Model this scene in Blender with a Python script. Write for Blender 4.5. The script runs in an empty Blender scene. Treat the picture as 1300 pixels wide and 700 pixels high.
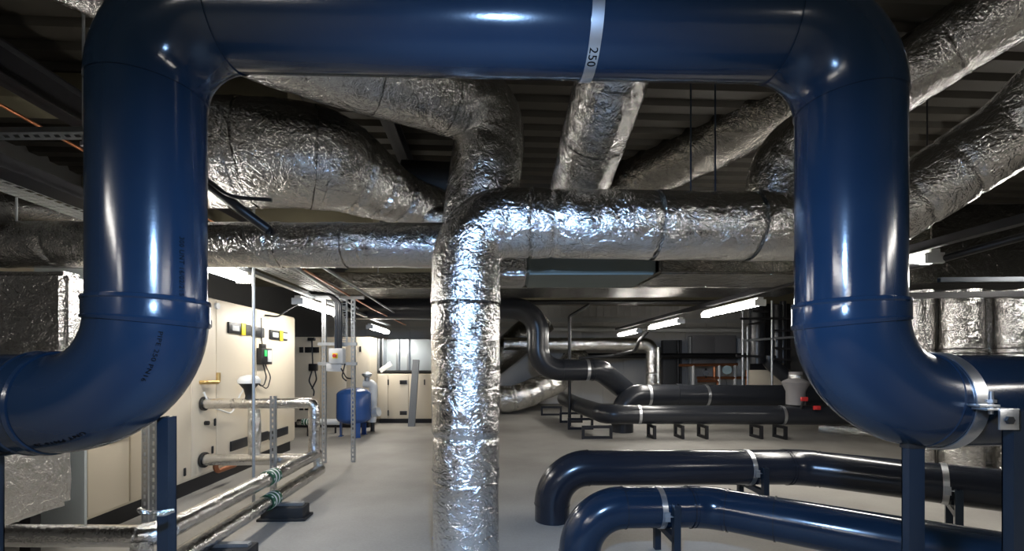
import bpy, bmesh, math, random
from mathutils import Vector, Matrix, noise
random.seed(7)
S = bpy.context.scene
COL = S.collection
PI = math.pi
# ------------------------------------------------------------------ camera, world, exposure
H = 1.13            # camera height
F = 570.0           # focal length in pixels of the 1300 px wide frame
HY = 462.0          # horizon row
cd = bpy.data.cameras.new('camera'); cam = bpy.data.objects.new('camera', cd); COL.objects.link(cam)
cd.sensor_width = 36.0; cd.lens = F / 1300 * 36.0
cd.shift_y = (HY - 350) / 1300
cd.clip_start = 0.03; cd.clip_end = 60
cam.location = (0, 0, H); cam.rotation_euler = (PI / 2, 0, 0)
S.camera = cam
S.view_settings.view_transform = 'Standard'; S.view_settings.look = 'None'
S.view_settings.exposure = 0.0; S.view_settings.gamma = 1.0; S.view_settings.use_curve_mapping = False
w = bpy.data.worlds.new('world'); S.world = w; w.use_nodes = True
w.node_tree.nodes['Background'].inputs[0].default_value = (0.55, 0.62, 0.75, 1)
w.node_tree.nodes['Background'].inputs[1].default_value = 0.012
TUBE = 60.0         # radiance of the fluorescent diffusers
LAMP_W = 280.0       # cool work lamp hanging by the photographer

def at(px, py, Y):
    return Vector(((px - 650) / F * Y, Y, H + (HY - py) / F * Y))
YAW = math.atan(0.05)
CA, SA = math.cos(YAW), math.sin(YAW)
def rm(u, v, z=0.0):                      # room frame: u to the right, v into depth, z above the floor
    return Vector((u * CA - v * SA, u * SA + v * CA, z))
UX = Vector((CA, SA, 0)); VX = Vector((-SA, CA, 0)); ZX = Vector((0, 0, 1))

# ------------------------------------------------------------------ materials
def nodes(name):
    m = bpy.data.materials.new(name); m.use_nodes = True
    nt = m.node_tree; b = nt.nodes['Principled BSDF']
    return m, nt, b
def simple(name, col, rough=0.5, metal=0.0, var=0.0, scale=6.0, bump=0.0, bscale=40.0, spec=None, rvar=0.0):
    m, nt, b = nodes(name)
    b.inputs['Base Color'].default_value = (*col, 1); b.inputs['Roughness'].default_value = rough
    b.inputs['Metallic'].default_value = metal
    if spec is not None: b.inputs['Specular IOR Level'].default_value = spec
    tc = nt.nodes.new('ShaderNodeTexCoord')
    n = nt.nodes.new('ShaderNodeTexNoise'); n.inputs['Scale'].default_value = scale; n.inputs['Detail'].default_value = 6
    nt.links.new(tc.outputs['Object'], n.inputs['Vector'])
    if var > 0:
        r = nt.nodes.new('ShaderNodeMix'); r.data_type = 'RGBA'
        r.inputs[6].default_value = (*[c * (1 - var) for c in col], 1)
        r.inputs[7].default_value = (*[min(1, c * (1 + var)) for c in col], 1)
        nt.links.new(n.outputs['Fac'], r.inputs[0]); nt.links.new(r.outputs[2], b.inputs['Base Color'])
    if rvar > 0:
        q = nt.nodes.new('ShaderNodeMapRange'); q.inputs[1].default_value = 0.3; q.inputs[2].default_value = 0.7
        q.inputs[3].default_value = max(0.02, rough - rvar); q.inputs[4].default_value = rough + rvar
        nt.links.new(n.outputs['Fac'], q.inputs[0]); nt.links.new(q.outputs[0], b.inputs['Roughness'])
    if bump > 0:
        n2 = nt.nodes.new('ShaderNodeTexNoise'); n2.inputs['Scale'].default_value = bscale; n2.inputs['Detail'].default_value = 4
        nt.links.new(tc.outputs['Object'], n2.inputs['Vector'])
        bp = nt.nodes.new('ShaderNodeBump'); bp.inputs['Strength'].default_value = bump; bp.inputs['Distance'].default_value = 0.01
        nt.links.new(n2.outputs['Fac'], bp.inputs['Height']); nt.links.new(bp.outputs[0], b.inputs['Normal'])
    return m
def foil(name, col=(0.60, 0.59, 0.575), rough=0.13, strength=0.75, scale=1.0):
    m, nt, b = nodes(name)
    b.inputs['Base Color'].default_value = (*col, 1); b.inputs['Metallic'].default_value = 1.0
    tc = nt.nodes.new('ShaderNodeTexCoord')
    wn = nt.nodes.new('ShaderNodeTexNoise'); wn.inputs['Scale'].default_value = 5 * scale; wn.inputs['Detail'].default_value = 3
    nt.links.new(tc.outputs['Object'], wn.inputs['Vector'])
    ad = nt.nodes.new('ShaderNodeVectorMath'); ad.operation = 'MULTIPLY_ADD'
    ad.inputs[1].default_value = (0.12, 0.12, 0.12)
    nt.links.new(wn.outputs['Color'], ad.inputs[0]); nt.links.new(tc.outputs['Object'], ad.inputs[2])
    def N(kind, sc, det, dist, rough_=0.6):
        q = nt.nodes.new('ShaderNodeTexNoise'); q.noise_type = kind; q.inputs['Scale'].default_value = sc * scale
        q.inputs['Detail'].default_value = det; q.inputs['Distortion'].default_value = dist; q.inputs['Roughness'].default_value = rough_
        nt.links.new(ad.outputs[0], q.inputs['Vector']); return q
    def MA(a_, k, c_):
        q = nt.nodes.new('ShaderNodeMath'); q.operation = 'MULTIPLY_ADD'; q.inputs[1].default_value = k
        nt.links.new(a_, q.inputs[0])
        if c_ is not None: nt.links.new(c_, q.inputs[2])
        else: q.inputs[2].default_value = 0
        return q.outputs[0]
    def crease(q):                       # sharp folds where the noise passes its middle value
        a_ = nt.nodes.new('ShaderNodeMath'); a_.operation = 'SUBTRACT'; a_.inputs[1].default_value = 0.5
        b_ = nt.nodes.new('ShaderNodeMath'); b_.operation = 'ABSOLUTE'
        nt.links.new(q.outputs['Fac'], a_.inputs[0]); nt.links.new(a_.outputs[0], b_.inputs[0]); return b_.outputs[0]
    n1 = N('FBM', 70, 3, 1.0)
    hgt = MA(crease(N('FBM', 6, 1, 0.8)), -2.6, MA(crease(N('FBM', 17, 2, 1.2)), -1.7, MA(crease(N('FBM', 42, 2, 1.0)), -0.8, MA(n1.outputs['Fac'], 0.25, None))))
    bp = nt.nodes.new('ShaderNodeBump'); bp.inputs['Strength'].default_value = strength; bp.inputs['Distance'].default_value = 0.010
    nt.links.new(hgt, bp.inputs['Height']); nt.links.new(bp.outputs[0], b.inputs['Normal'])
    q = nt.nodes.new('ShaderNodeMapRange'); q.inputs[1].default_value = 0.3; q.inputs[2].default_value = 0.7
    q.inputs[3].default_value = rough * 0.75; q.inputs[4].default_value = rough * 1.35
    nt.links.new(wn.outputs['Fac'], q.inputs[0]); nt.links.new(q.outputs[0], b.inputs['Roughness'])
    return m
def emit(name, col, strength):
    m, nt, b = nodes(name)
    b.inputs['Base Color'].default_value = (*col, 1)
    b.inputs['Emission Color'].default_value = (*col, 1); b.inputs['Emission Strength'].default_value = strength
    return m
PVC = simple('grey_blue_pvc', (0.0078, 0.0185, 0.037), 0.16, 0, var=0.15, scale=3, rvar=0.05, bump=0.015, bscale=140)
PVCD = simple('dark_pvc', (0.014, 0.017, 0.025), 0.2, 0, var=0.15, scale=3, rvar=0.05)
PVCF = simple('dark_pvc_plain', (0.02, 0.022, 0.027), 0.28, 0, var=0.1, scale=3)
FOIL = foil('aluminium_foil_jacket')
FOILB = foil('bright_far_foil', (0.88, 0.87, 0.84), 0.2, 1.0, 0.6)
TRAYM = simple('tray_steel', (0.42, 0.43, 0.42), 0.5, 0.3, var=0.15)
FOILC = foil('lit_foil_jacket', col=(0.80, 0.79, 0.77), rough=0.14, strength=0.75)  # brighter foil copy: stronger light on the central pipe put into its colour
FOILM = foil('aluminium_foil_smooth', col=(0.72, 0.71, 0.69), strength=0.4, rough=0.16)
FOILD = foil('shaded_foil', (0.24, 0.23, 0.21), 0.16, 0.7)  # darker foil copy: shade on the dim ducts put into the base colour
FOILW = foil('crushed_foil', (0.72, 0.72, 0.70), 0.15, 1.0, 1.3)
GALV = simple('galvanised_steel', (0.42, 0.44, 0.46), 0.42, 0.85, var=0.2, scale=14)
STRUT = simple('strut_steel', (0.012, 0.022, 0.036), 0.35, 0.3, var=0.15, scale=10)
BAND = simple('bright_steel_band', (0.70, 0.72, 0.75), 0.3, 0.95, var=0.08, scale=20)
DKST = simple('dark_painted_steel', (0.014, 0.014, 0.017), 0.5, 0.2, var=0.1)
CREAM = simple('cream_powder_coat', (0.66, 0.585, 0.46), 0.42, 0, var=0.035, scale=2.5)
CREAMS = simple('cream_seal', (0.42, 0.36, 0.27), 0.6)
PANEL = simple('grey_cladding', (0.6, 0.59, 0.57), 0.6, 0.0, var=0.08, scale=1.5)
PANELD = simple('dark_cladding', (0.09, 0.09, 0.09), 0.6, 0.0, var=0.08, scale=1.5)
BLACK = simple('black_plastic', (0.012, 0.012, 0.013), 0.4)
RUB = simple('black_rubber', (0.016, 0.016, 0.016), 0.75, bump=0.2)
COPPER = simple('copper', (0.62, 0.25, 0.12), 0.35, 0.9)
BRASS = simple('brass', (0.65, 0.45, 0.18), 0.35, 0.9)
YEL = simple('yellow_label', (0.85, 0.68, 0.03), 0.5)
WHITE = simple('white_plastic', (0.75, 0.76, 0.75), 0.4)
GREYP = simple('pale_grey_label', (0.55, 0.56, 0.56), 0.5)
GREEN = simple('green_band', (0.015, 0.10, 0.045), 0.5)
REDP = simple('red_handle', (0.55, 0.03, 0.03), 0.45)
VBLUE = simple('blue_handle', (0.02, 0.10, 0.60), 0.4)
TANK = simple('blue_tank_enamel', (0.025, 0.075, 0.24), 0.25, 0, bump=0.25, bscale=9)
DUCTG = simple('grey_green_duct_board', (0.16, 0.18, 0.16), 0.65, 0.1, var=0.1, scale=4)
OLIVE = simple('painted_concrete_beam', (0.20, 0.18, 0.12), 0.8, 0, var=0.1, scale=2)
DECK = simple('roof_deck', (0.03, 0.026, 0.019), 0.6, 0.1, var=0.25, scale=1.2)
INK = simple('black_ink', (0.001, 0.001, 0.001), 0.7, spec=0.1)
WRAP = simple('matt_black_wrap', (0.02, 0.02, 0.02), 0.6, 0, bump=0.15, bscale=25)
LIT = emit('fluorescent_diffuser', (1.0, 0.955, 0.885), TUBE)
PALEM = simple('pale_galvanised_sheet', (0.62, 0.68, 0.70), 0.35, 0.35, var=0.12, scale=2, bump=0.03, bscale=3)
# concrete floor
FLOOR, nt, b = nodes('screed_floor')
tc = nt.nodes.new('ShaderNodeTexCoord')
na = nt.nodes.new('ShaderNodeTexNoise'); na.inputs['Scale'].default_value = 1.1; na.inputs['Detail'].default_value = 8
nb = nt.nodes.new('ShaderNodeTexNoise'); nb.inputs['Scale'].default_value = 55; nb.inputs['Detail'].default_value = 4
cr = nt.nodes.new('ShaderNodeValToRGB')
cr.color_ramp.elements[0].position = 0.32; cr.color_ramp.elements[0].color = (0.235, 0.222, 0.198, 1)
cr.color_ramp.elements[1].position = 0.68; cr.color_ramp.elements[1].color = (0.355, 0.34, 0.31, 1)
mx = nt.nodes.new('ShaderNodeMath'); mx.operation = 'MULTIPLY_ADD'; mx.inputs[1].default_value = 0.25
for q in (na, nb): nt.links.new(tc.outputs['Object'], q.inputs['Vector'])
sb = nt.nodes.new('ShaderNodeMath'); sb.operation = 'SUBTRACT'; sb.inputs[1].default_value = 0.5
nt.links.new(nb.outputs['Fac'], sb.inputs[0]); nt.links.new(sb.outputs[0], mx.inputs[0]); nt.links.new(na.outputs['Fac'], mx.inputs[2])
nt.links.new(mx.outputs[0], cr.inputs[0]); nt.links.new(cr.outputs[0], b.inputs['Base Color'])
b.inputs['Roughness'].default_value = 0.55
bp = nt.nodes.new('ShaderNodeBump'); bp.inputs['Strength'].default_value = 0.15; bp.inputs['Distance'].default_value = 0.004
nt.links.new(nb.outputs['Fac'], bp.inputs['Height']); nt.links.new(bp.outputs[0], b.inputs['Normal'])

# ------------------------------------------------------------------ object helpers
def link(name, bm, mat, parent=None, smooth=True, sharp=40):
    me = bpy.data.meshes.new(name)
    bmesh.ops.recalc_face_normals(bm, faces=bm.faces[:])
    if smooth:
        lim = math.radians(sharp)
        for f in bm.faces: f.smooth = True
        for e in bm.edges:
            if len(e.link_faces) == 2 and e.calc_face_angle(0) > lim: e.smooth = False
    bm.to_mesh(me); bm.free()
    me.materials.append(mat)
    o = bpy.data.objects.new(name, me); COL.objects.link(o)
    if parent is not None: o.parent = parent
    return o
def root(name, label, cat, group=None):
    o = bpy.data.objects.new(name, None); COL.objects.link(o)
    o.empty_display_size = 0.05
    return tag(o, label, cat, group)
def tag(o, label, cat, group=None, kind=None):
    o['label'] = label; o['category'] = cat
    if group: o['group'] = group
    if kind: o['kind'] = kind
    return o
def structure(name, bm, mat, smooth=False, parent=None):
    o = link(name, bm, mat, parent, smooth=smooth)
    if parent is None: o['kind'] = 'structure'
    return o
def family(o):
    r = [o]
    for c in o.children: r += family(c)
    return r
def settle(o):                            # give the thing an origin at its base; meshes so far were built in room coordinates
    ms = [q for q in family(o) if q.type == 'MESH']
    pts = [v.co for q in ms for v in q.data.vertices]
    lo = Vector((min(p.x for p in pts), min(p.y for p in pts), min(p.z for p in pts)))
    hi = Vector((max(p.x for p in pts), max(p.y for p in pts), max(p.z for p in pts)))
    c = Vector(((lo.x + hi.x) / 2, (lo.y + hi.y) / 2, lo.z))
    done = set()
    for q in ms:
        if q.data.name in done: continue
        done.add(q.data.name); q.data.transform(Matrix.Translation(-c))
    o.location = c
    return o
def dup(o, loc, rz=0.0, label=None, parent=None):
    c = o.copy(); COL.objects.link(c)
    if parent is None:
        c.location = loc; c.rotation_euler = (0, 0, rz)
        if label: c['label'] = label
    else: c.parent = parent
    for ch in list(o.children): dup(ch, None, parent=c)
    return c
# ------------------------------------------------------------------ geometry helpers
def box(bm, lo, hi, M=None):
    vs = []
    for x in (lo[0], hi[0]):
        for y in (lo[1], hi[1]):
            for z in (lo[2], hi[2]):
                p = Vector((x, y, z)); vs.append(bm.verts.new(M @ p if M else p))
    for f in ((0, 1, 3, 2), (4, 6, 7, 5), (0, 4, 5, 1), (2, 3, 7, 6), (0, 2, 6, 4), (1, 5, 7, 3)):
        bm.faces.new([vs[i] for i in f])
    return bm
MR = Matrix(((CA, -SA, 0, 0), (SA, CA, 0, 0), (0, 0, 1, 0), (0, 0, 0, 1)))
def rbox(bm, u0, u1, v0, v1, z0, z1): return box(bm, (u0, v0, z0), (u1, v1, z1), MR)
def BM(): return bmesh.new()
def bevel(bm, wd, seg=2):
    bmesh.ops.bevel(bm, geom=bm.edges[:], offset=wd, segments=seg, affect='EDGES', profile=0.5)
    return bm
def mbox(bm, lo, hi, M, bev=0.004):
    t = BM(); box(t, lo, hi, M); bevel(t, bev, 2)
    me = bpy.data.meshes.new('tmp'); t.to_mesh(me); t.free(); bm.from_mesh(me); bpy.data.meshes.remove(me)
    return bm
def frame_between(a, b, up=ZX):            # local x along a->b, z near up
    x = (b - a).normalized()
    if abs(x.dot(up)) > 0.98: up = VX
    y = up.cross(x).normalized(); z = x.cross(y)
    return Matrix(((x.x, y.x, z.x, a.x), (x.y, y.y, z.y, a.y), (x.z, y.z, z.z, a.z), (0, 0, 0, 1))), (b - a).length
def beam(bm, a, b, wd, ht, up=ZX):
    M, L = frame_between(a, b, up)
    return box(bm, (0, -wd / 2, -ht / 2), (L, wd / 2, ht / 2), M)
class Path:
    def __init__(s, pts, rads=None, ds=0.02):
        pts = [Vector(p) for p in pts]; n = len(pts)
        if rads is None: rads = 0.0
        if not isinstance(rads, (list, tuple)): rads = [rads] * n
        P = [pts[0]]; s.marks = []
        def add(q):
            if (q - P[-1]).length > 1e-6: P.append(q)
        def line(q):
            a = P[-1].copy(); L = (q - a).length; k = max(1, int(L / ds))
            for i in range(1, k + 1): add(a.lerp(q, i / k))
        for i in range(1, n - 1):
            a, c, b = pts[i - 1], pts[i], pts[i + 1]
            d1 = (a - c).normalized(); d2 = (b - c).normalized(); R = rads[i]
            ang = d1.angle(d2)
            if R <= 0 or ang > PI - 0.01: line(c); continue
            t = R / math.tan(ang / 2)
            p1 = c + d1 * t; p2 = c + d2 * t
            line(p1); s0 = len(P) - 1
            ctr = c + (d1 + d2).normalized() * (R / math.sin(ang / 2))
            k = max(6, int(R * (PI - ang) / ds), int((PI - ang) / 0.09))
            v1 = p1 - ctr; ax = v1.cross(p2 - ctr).normalized()
            for j in range(1, k + 1):
                add(ctr + Matrix.Rotation((PI - ang) * j / k, 3, ax) @ v1)
            s.marks.append((s0, len(P) - 1))
        line(pts[-1])
        s.P = P; m = len(P)
        s.S = [0.0]
        for i in range(1, m): s.S.append(s.S[-1] + (P[i] - P[i - 1]).length)
        s.L = s.S[-1]
        T = []
        for i in range(m):
            a = P[max(0, i - 1)]; b = P[min(m - 1, i + 1)]; T.append((b - a).normalized())
        t0 = T[0]; up = Vector((0, 0, 1)) if abs(t0.z) < 0.9 else Vector((0, 1, 0))
        n0 = (up - t0 * up.dot(t0)).normalized(); N = [n0]
        for i in range(1, m):
            q = T[i - 1].rotation_difference(T[i]); nn = q @ N[-1]
            N.append((nn - T[i] * nn.dot(T[i])).normalized())
        s.T = T; s.N = N
        s.arcs = [(s.S[a], s.S[b]) for a, b in s.marks]
    def at(s, d):
        d = min(max(d, 0), s.L); lo, hi = 0, len(s.S) - 1
        while hi - lo > 1:
            mid = (lo + hi) // 2
            if s.S[mid] <= d: lo = mid
            else: hi = mid
        f = (d - s.S[lo]) / max(1e-9, s.S[hi] - s.S[lo])
        return s.P[lo].lerp(s.P[hi], f), s.T[lo].lerp(s.T[hi], f).normalized(), s.N[lo].lerp(s.N[hi], f).normalized()
    def pt(s, d, th, r):
        p, t, n = s.at(d); bn = t.cross(n)
        return p + (n * math.cos(th) + bn * math.sin(th)) * r
def sweep(bm, path, s0, s1, ds, r, seg=40, disp=None, cap=True, sq=None):
    k = max(1, int(round((s1 - s0) / ds))); rings = []
    extra = []
    ss = [s0 + (s1 - s0) * i / k for i in range(k + 1)]
    for d in ss:
        p, t, n = path.at(d); bn = t.cross(n); rr = r(d) if callable(r) else r; ring = []
        for j in range(seg):
            th = 2 * PI * j / seg; dr = n * math.cos(th) + bn * math.sin(th)
            q = rr
            if sq: q = rr  # round section
            if disp: q += disp(p + dr * rr, d, th)
            ring.append(bm.verts.new(p + dr * q))
        rings.append(ring)
    for a, b in zip(rings, rings[1:]):
        for j in range(seg):
            bm.faces.new((a[j], a[(j + 1) % seg], b[(j + 1) % seg], b[j]))
    if cap:
        bm.faces.new(rings[0][::-1]); bm.faces.new(rings[-1])
    return bm
def tube(bm, pts, r, rads=None, seg=12, ds=0.05, cap=True):
    p = Path(pts, rads, ds=max(ds, r * 0.3))
    k = max(2, int(p.L / ds))
    # sweep through path's own points
    rings = []
    for P_, T_, N_ in zip(p.P, p.T, p.N):
        bn = T_.cross(N_)
        rings.append([bm.verts.new(P_ + (N_ * math.cos(2 * PI * j / seg) + bn * math.sin(2 * PI * j / seg)) * r) for j in range(seg)])
    for a, b in zip(rings, rings[1:]):
        for j in range(seg): bm.faces.new((a[j], a[(j + 1) % seg], b[(j + 1) % seg], b[j]))
    if cap: bm.faces.new(rings[0][::-1]); bm.faces.new(rings[-1])
    return bm
def cyl(bm, a, b, r, r2=None, seg=20):
    M, L = frame_between(Vector(a), Vector(b)); r2 = r if r2 is None else r2
    A = [bm.verts.new(M @ Vector((0, r * math.cos(2 * PI * j / seg), r * math.sin(2 * PI * j / seg)))) for j in range(seg)]
    B = [bm.verts.new(M @ Vector((L, r2 * math.cos(2 * PI * j / seg), r2 * math.sin(2 * PI * j / seg)))) for j in range(seg)]
    for j in range(seg): bm.faces.new((A[j], A[(j + 1) % seg], B[(j + 1) % seg], B[j]))
    bm.faces.new(A[::-1]); bm.faces.new(B)
    return bm
def lathe(bm, c, prof, seg=32):
    rings = []
    for r, z in prof:
        rings.append([bm.verts.new(c + Vector((r * math.cos(2 * PI * j / seg), r * math.sin(2 * PI * j / seg), z))) for j in range(seg)])
    for a, b in zip(rings, rings[1:]):
        for j in range(seg): bm.faces.new((a[j], a[(j + 1) % seg], b[(j + 1) % seg], b[j]))
    bm.faces.new(rings[0][::-1]); bm.faces.new(rings[-1])
    return bm
def creasy(amp, f=1.0, seams=(), depth=0.006, width=0.012, seed=0.0, slack=0.0):
    o = Vector((seed, seed * 1.7, -seed))
    def d(p, s, th):
        q = (p + o) * f
        a = noise.noise(q * 3.0) * 1.1
        a += noise.noise(q * 8.0 + Vector((noise.noise(q * 4) * 2, 0, 0))) * 0.55
        w_ = noise.noise(q * 17.0); a += (1 - abs(w_) * 2.2) * 0.22
        r = a * amp
        for c in seams:
            x = abs(s - c)
            if x < width * 5:
                r -= depth * math.exp(-(x / width) ** 2)
                r += noise.noise(Vector((q.x * 30, q.y * 30, q.z * 30))) * amp * 2.2 * math.exp(-(x / (width * 2.2)) ** 2)
        return r
    return d
def wrap_text(name, txt, path, s0, th0, r, size, mat, parent, reverse=False, thick=0.0004, spacing=1.1, flip=False):
    cu = bpy.data.curves.new('t', 'FONT'); cu.body = txt; cu.size = size; cu.extrude = thick; cu.space_character = spacing
    to = bpy.data.objects.new('t', cu); COL.objects.link(to)
    dg = bpy.context.evaluated_depsgraph_get(); dg.update()
    me = bpy.data.meshes.new_from_object(to.evaluated_get(dg))
    bpy.data.objects.remove(to); bpy.data.curves.remove(cu)
    bm = BM(); bm.from_mesh(me); bpy.data.meshes.remove(me)
    bmesh.ops.subdivide_edges(bm, edges=[e for e in bm.edges if e.calc_length() > size * 0.3], cuts=2)
    sg = -1 if reverse else 1; fl = -1 if flip else 1
    for v in bm.verts:
        v.co = path.pt(s0 + sg * v.co.x, th0 + fl * sg * (v.co.y - size * 0.35) / r, r + 0.0006 + v.co.z)
    return link(name, bm, mat, parent, smooth=False)

# ------------------------------------------------------------------ builders
def pvc_line(name, label, pts, rads, D, mat, collars=(), rings=(), cat='pipe', group=None, seg=64, elbow_up=0.0035):
    """welded plastic pipework: straight sections, elbows, couplings as parts"""
    p = Path(pts, rads, ds=0.03 if D > 0.2 else 0.02); t = root(name, label, cat, group)
    r = D / 2; cuts = [0.0]
    for a, b in p.arcs:
        if a - cuts[-1] > 0.03: link('pipe_section', sweep(BM(), p, cuts[-1], a, 10, r, seg, cap=True), mat, t)
        link('elbow', sweep(BM(), p, a - 0.0, b + 0.0, 0.02, r + elbow_up, seg, cap=True), mat, t)
        cuts.append(b)
    if p.L - cuts[-1] > 0.01: link('pipe_section', sweep(BM(), p, cuts[-1], p.L, 10, r, seg, cap=True), mat, t)
    for a, b in collars:                  # moulded socket with a bead at each end
        bm = BM()
        k = [(a - 0.004, r), (a - 0.002, r + 0.007), (a + 0.006, r + 0.009), (a + 0.010, r + 0.0065), (b - 0.010, r + 0.0065), (b - 0.006, r + 0.009), (b + 0.002, r + 0.007), (b + 0.004, r)]
        rr = []
        for d, q in k:
            P_, T_, N_ = p.at(d); bn = T_.cross(N_)
            rr.append([bm.verts.new(P_ + (N_ * math.cos(2 * PI * j / seg) + bn * math.sin(2 * PI * j / seg)) * q) for j in range(seg)])
        for x, y in zip(rr, rr[1:]):
            for j in range(seg): bm.faces.new((x[j], x[(j + 1) % seg], y[(j + 1) % seg], y[j]))
        link('coupling', bm, mat, t, sharp=25)
    for d in rings:                       # weld bead
        bm = BM(); sweep(bm, p, d - 0.0035, d + 0.0035, 0.003, lambda s, d=d: r + 0.0025 + 0.003 * math.cos((s - d) / 0.0035 * 1.5), seg)
        link('weld_bead', bm, mat, t)
    return t, p
def band(name, p, s, r, wd, mat, parent, seg=64, th=0.002):
    bm = BM()
    for q in (0,):
        k = [(s - wd / 2, r + 0.0008), (s - wd / 2, r + 0.0008 + th), (s + wd / 2, r + 0.0008 + th), (s + wd / 2, r + 0.0008)]
        rr = []
        for d, rad in k:
            P_, T_, N_ = p.at(d); bn = T_.cross(N_)
            rr.append([bm.verts.new(P_ + (N_ * math.cos(2 * PI * j / seg) + bn * math.sin(2 * PI * j / seg)) * rad) for j in range(seg)])
        for i in range(4):
            x, y = rr[i], rr[(i + 1) % 4]
            for j in range(seg): bm.faces.new((x[j], x[(j + 1) % seg], y[(j + 1) % seg], y[j]))
    return link(name, bm, mat, parent, sharp=25)
def foil_duct(name, label, pts, rads, D, seams=(), amp=0.004, mat=None, ds=0.014, seg=96, cat='duct', group=None, tapes=(), rf=None, f=1.0, depth=0.006, seed=0.0, tape_w=0.05, width=0.012):
    p = Path(pts, rads, ds=0.02); t = root(name, label, cat, group); mat = mat or FOIL
    r = rf(p) if rf else D / 2
    dd = creasy(amp, f, seams, depth, width, seed)
    link('foil_jacket', sweep(BM(), p, 0, p.L, ds, r, seg, dd), mat, t, sharp=80)
    for s in tapes:
        d2 = creasy(amp * 0.9, f * 1.0, (), 0, 0.01, seed)
        rr = (lambda s_, r=r: (r(s_) if callable(r) else r) + 0.003)
        link('foil_tape', sweep(BM(), p, s - tape_w / 2, s + tape_w / 2, ds * 0.7, rr, seg, lambda P_, s_, th: d2(P_, s_, th) + noise.noise(P_ * 60) * 0.0015, cap=False), mat, t, sharp=80)
    return t, p
def foil_block(bm, lo, hi, M, n=0.03, amp=0.006, f=1.0, rnd=0.03):
    """rectangular wrapped duct with soft corners and creased skin"""
    t = BM(); box(t, lo, hi); bmesh.ops.bevel(t, geom=t.edges[:], offset=rnd, segments=3, affect='EDGES')
    t.normal_update()
    for ax in range(3):
        a = lo[ax] + rnd; k = max(1, int((hi[ax] - lo[ax]) / n))
        for i in range(1, k):
            c = [0, 0, 0]; c[ax] = lo[ax] + (hi[ax] - lo[ax]) * i / k; nn = [0, 0, 0]; nn[ax] = 1
            bmesh.ops.bisect_plane(t, geom=t.verts[:] + t.edges[:] + t.faces[:], plane_co=c, plane_no=nn, dist=1e-5)
    t.normal_update(); d = creasy(amp, f)
    off = [(v, v.normal.copy(), d(M @ v.co, 0, 0)) for v in t.verts]
    for v, nn, q in off: v.co = M @ (v.co + nn * q)
    me = bpy.data.meshes.new('tmp'); t.to_mesh(me); t.free(); bm.from_mesh(me); bpy.data.meshes.remove(me)
    return bm
def slotted(bm, a, b, wd, pitch, slot, hole, th=0.003, up=ZX, wing=0.0):
    """flat steel strip with a row of slots; wing adds folded edges"""
    M, L = frame_between(a, b, up); e = (wd - hole) / 2
    box(bm, (0, -wd / 2, 0), (L, -wd / 2 + e, th), M); box(bm, (0, wd / 2 - e, 0), (L, wd / 2, th), M)
    k = int(L / pitch); x = 0.0
    for i in range(k + 1):
        x0 = i * pitch; x1 = min(L, x0 + pitch - slot)
        if x1 > x0: box(bm, (x0, -wd / 2 + e, 0), (x1, wd / 2 - e, th), M)
    if wing > 0:
        box(bm, (0, -wd / 2, -wing), (L, -wd / 2 + th, 0), M); box(bm, (0, wd / 2 - th, -wing), (L, wd / 2, 0), M)
    return bm
def channel_post(bm, base, top, face, wd=0.041, dp=0.041, solid=False):
    """U strut channel: back towards 'face' direction, two lipped sides"""
    if solid:
        M, L = frame_between(base, top, face)
        box(bm, (0, -wd / 2, 0), (L, wd / 2, .0028), M)
        for y0, y1 in ((-wd / 2, -wd / 2 + .0028), (wd / 2 - .0028, wd / 2)): box(bm, (0, y0, -dp), (L, y1, 0), M)
        for y0, y1 in ((-wd / 2, -wd / 2 + .01), (wd / 2 - .01, wd / 2)): box(bm, (0, y0, -dp), (L, y1, -dp + .0028), M)
        return bm
    slotted(bm, base, top, wd, 0.05, 0.028, 0.014, 0.0028, up=face, wing=dp)
    return bm

# ------------------------------------------------------------------ the room
V0, V1, UL, UR, ZC = -3.2, 12.6, -4.6, 8.2, 3.25
bm = BM(); rbox(bm, UL - .1, UR + .1, V0 - .1, V1 + .1, -0.1, 0.0); structure('floor', bm, FLOOR)
# corrugated roof deck: trapezoidal ribs across the room
bm = BM(); prof = []; v = V0; 
while v < V1 + .1:
    prof += [(v, ZC), (v + 0.10, ZC), (v + 0.125, ZC + 0.045), (v + 0.195, ZC + 0.045)]; v += 0.22
rows = []
for u in (UL - .1, UR + .1): rows.append([bm.verts.new(rm(u, a, z)) for a, z in prof])
top = [[bm.verts.new(rm(u, a, ZC + 0.12)) for a in (prof[0][0], prof[-1][0])] for u in (UL - .1, UR + .1)]
for i in range(len(prof) - 1): bm.faces.new((rows[0][i], rows[0][i + 1], rows[1][i + 1], rows[1][i]))
bm.faces.new((top[0][0], top[0][1], top[1][1], top[1][0]))
structure('ceiling', bm, DECK)
bm = BM(); rbox(bm, UL - .1, UL, V0, V1, 0, ZC + .1); structure('wall_left', bm, PANELD)
bm = BM(); rbox(bm, UR, UR + .1, V0, V1, 0, ZC + .1); structure('wall_right', bm, PANELD)
bm = BM(); rbox(bm, UL, UR, V0 - .1, V0, 0, ZC + .1); structure('wall_rear', bm, PANELD)
bm = BM(); rbox(bm, UL, UR, V1, V1 + .1, 0, ZC + .1)
u = UL
while u < UR - .2:                           # vertical cladding sheets with open joints
    rbox(bm, u + .006, u + .594, V1 - .02, V1, 0.02, 2.45); u += .6
u = UL
while u < UR - .1:
    rbox(bm, u + .03, u + .17, V1 - .03, V1, 2.47, ZC); u += .2
structure('wall_far', bm, PANEL)
bm = BM(); rbox(bm, UL, UR, V1 - .06, V1 - .02, 2.30, 2.42); rbox(bm, UL, UR, V1 - .05, V1 - .02, 2.10, 2.16); structure('trim_1', bm, GREYP)

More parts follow.
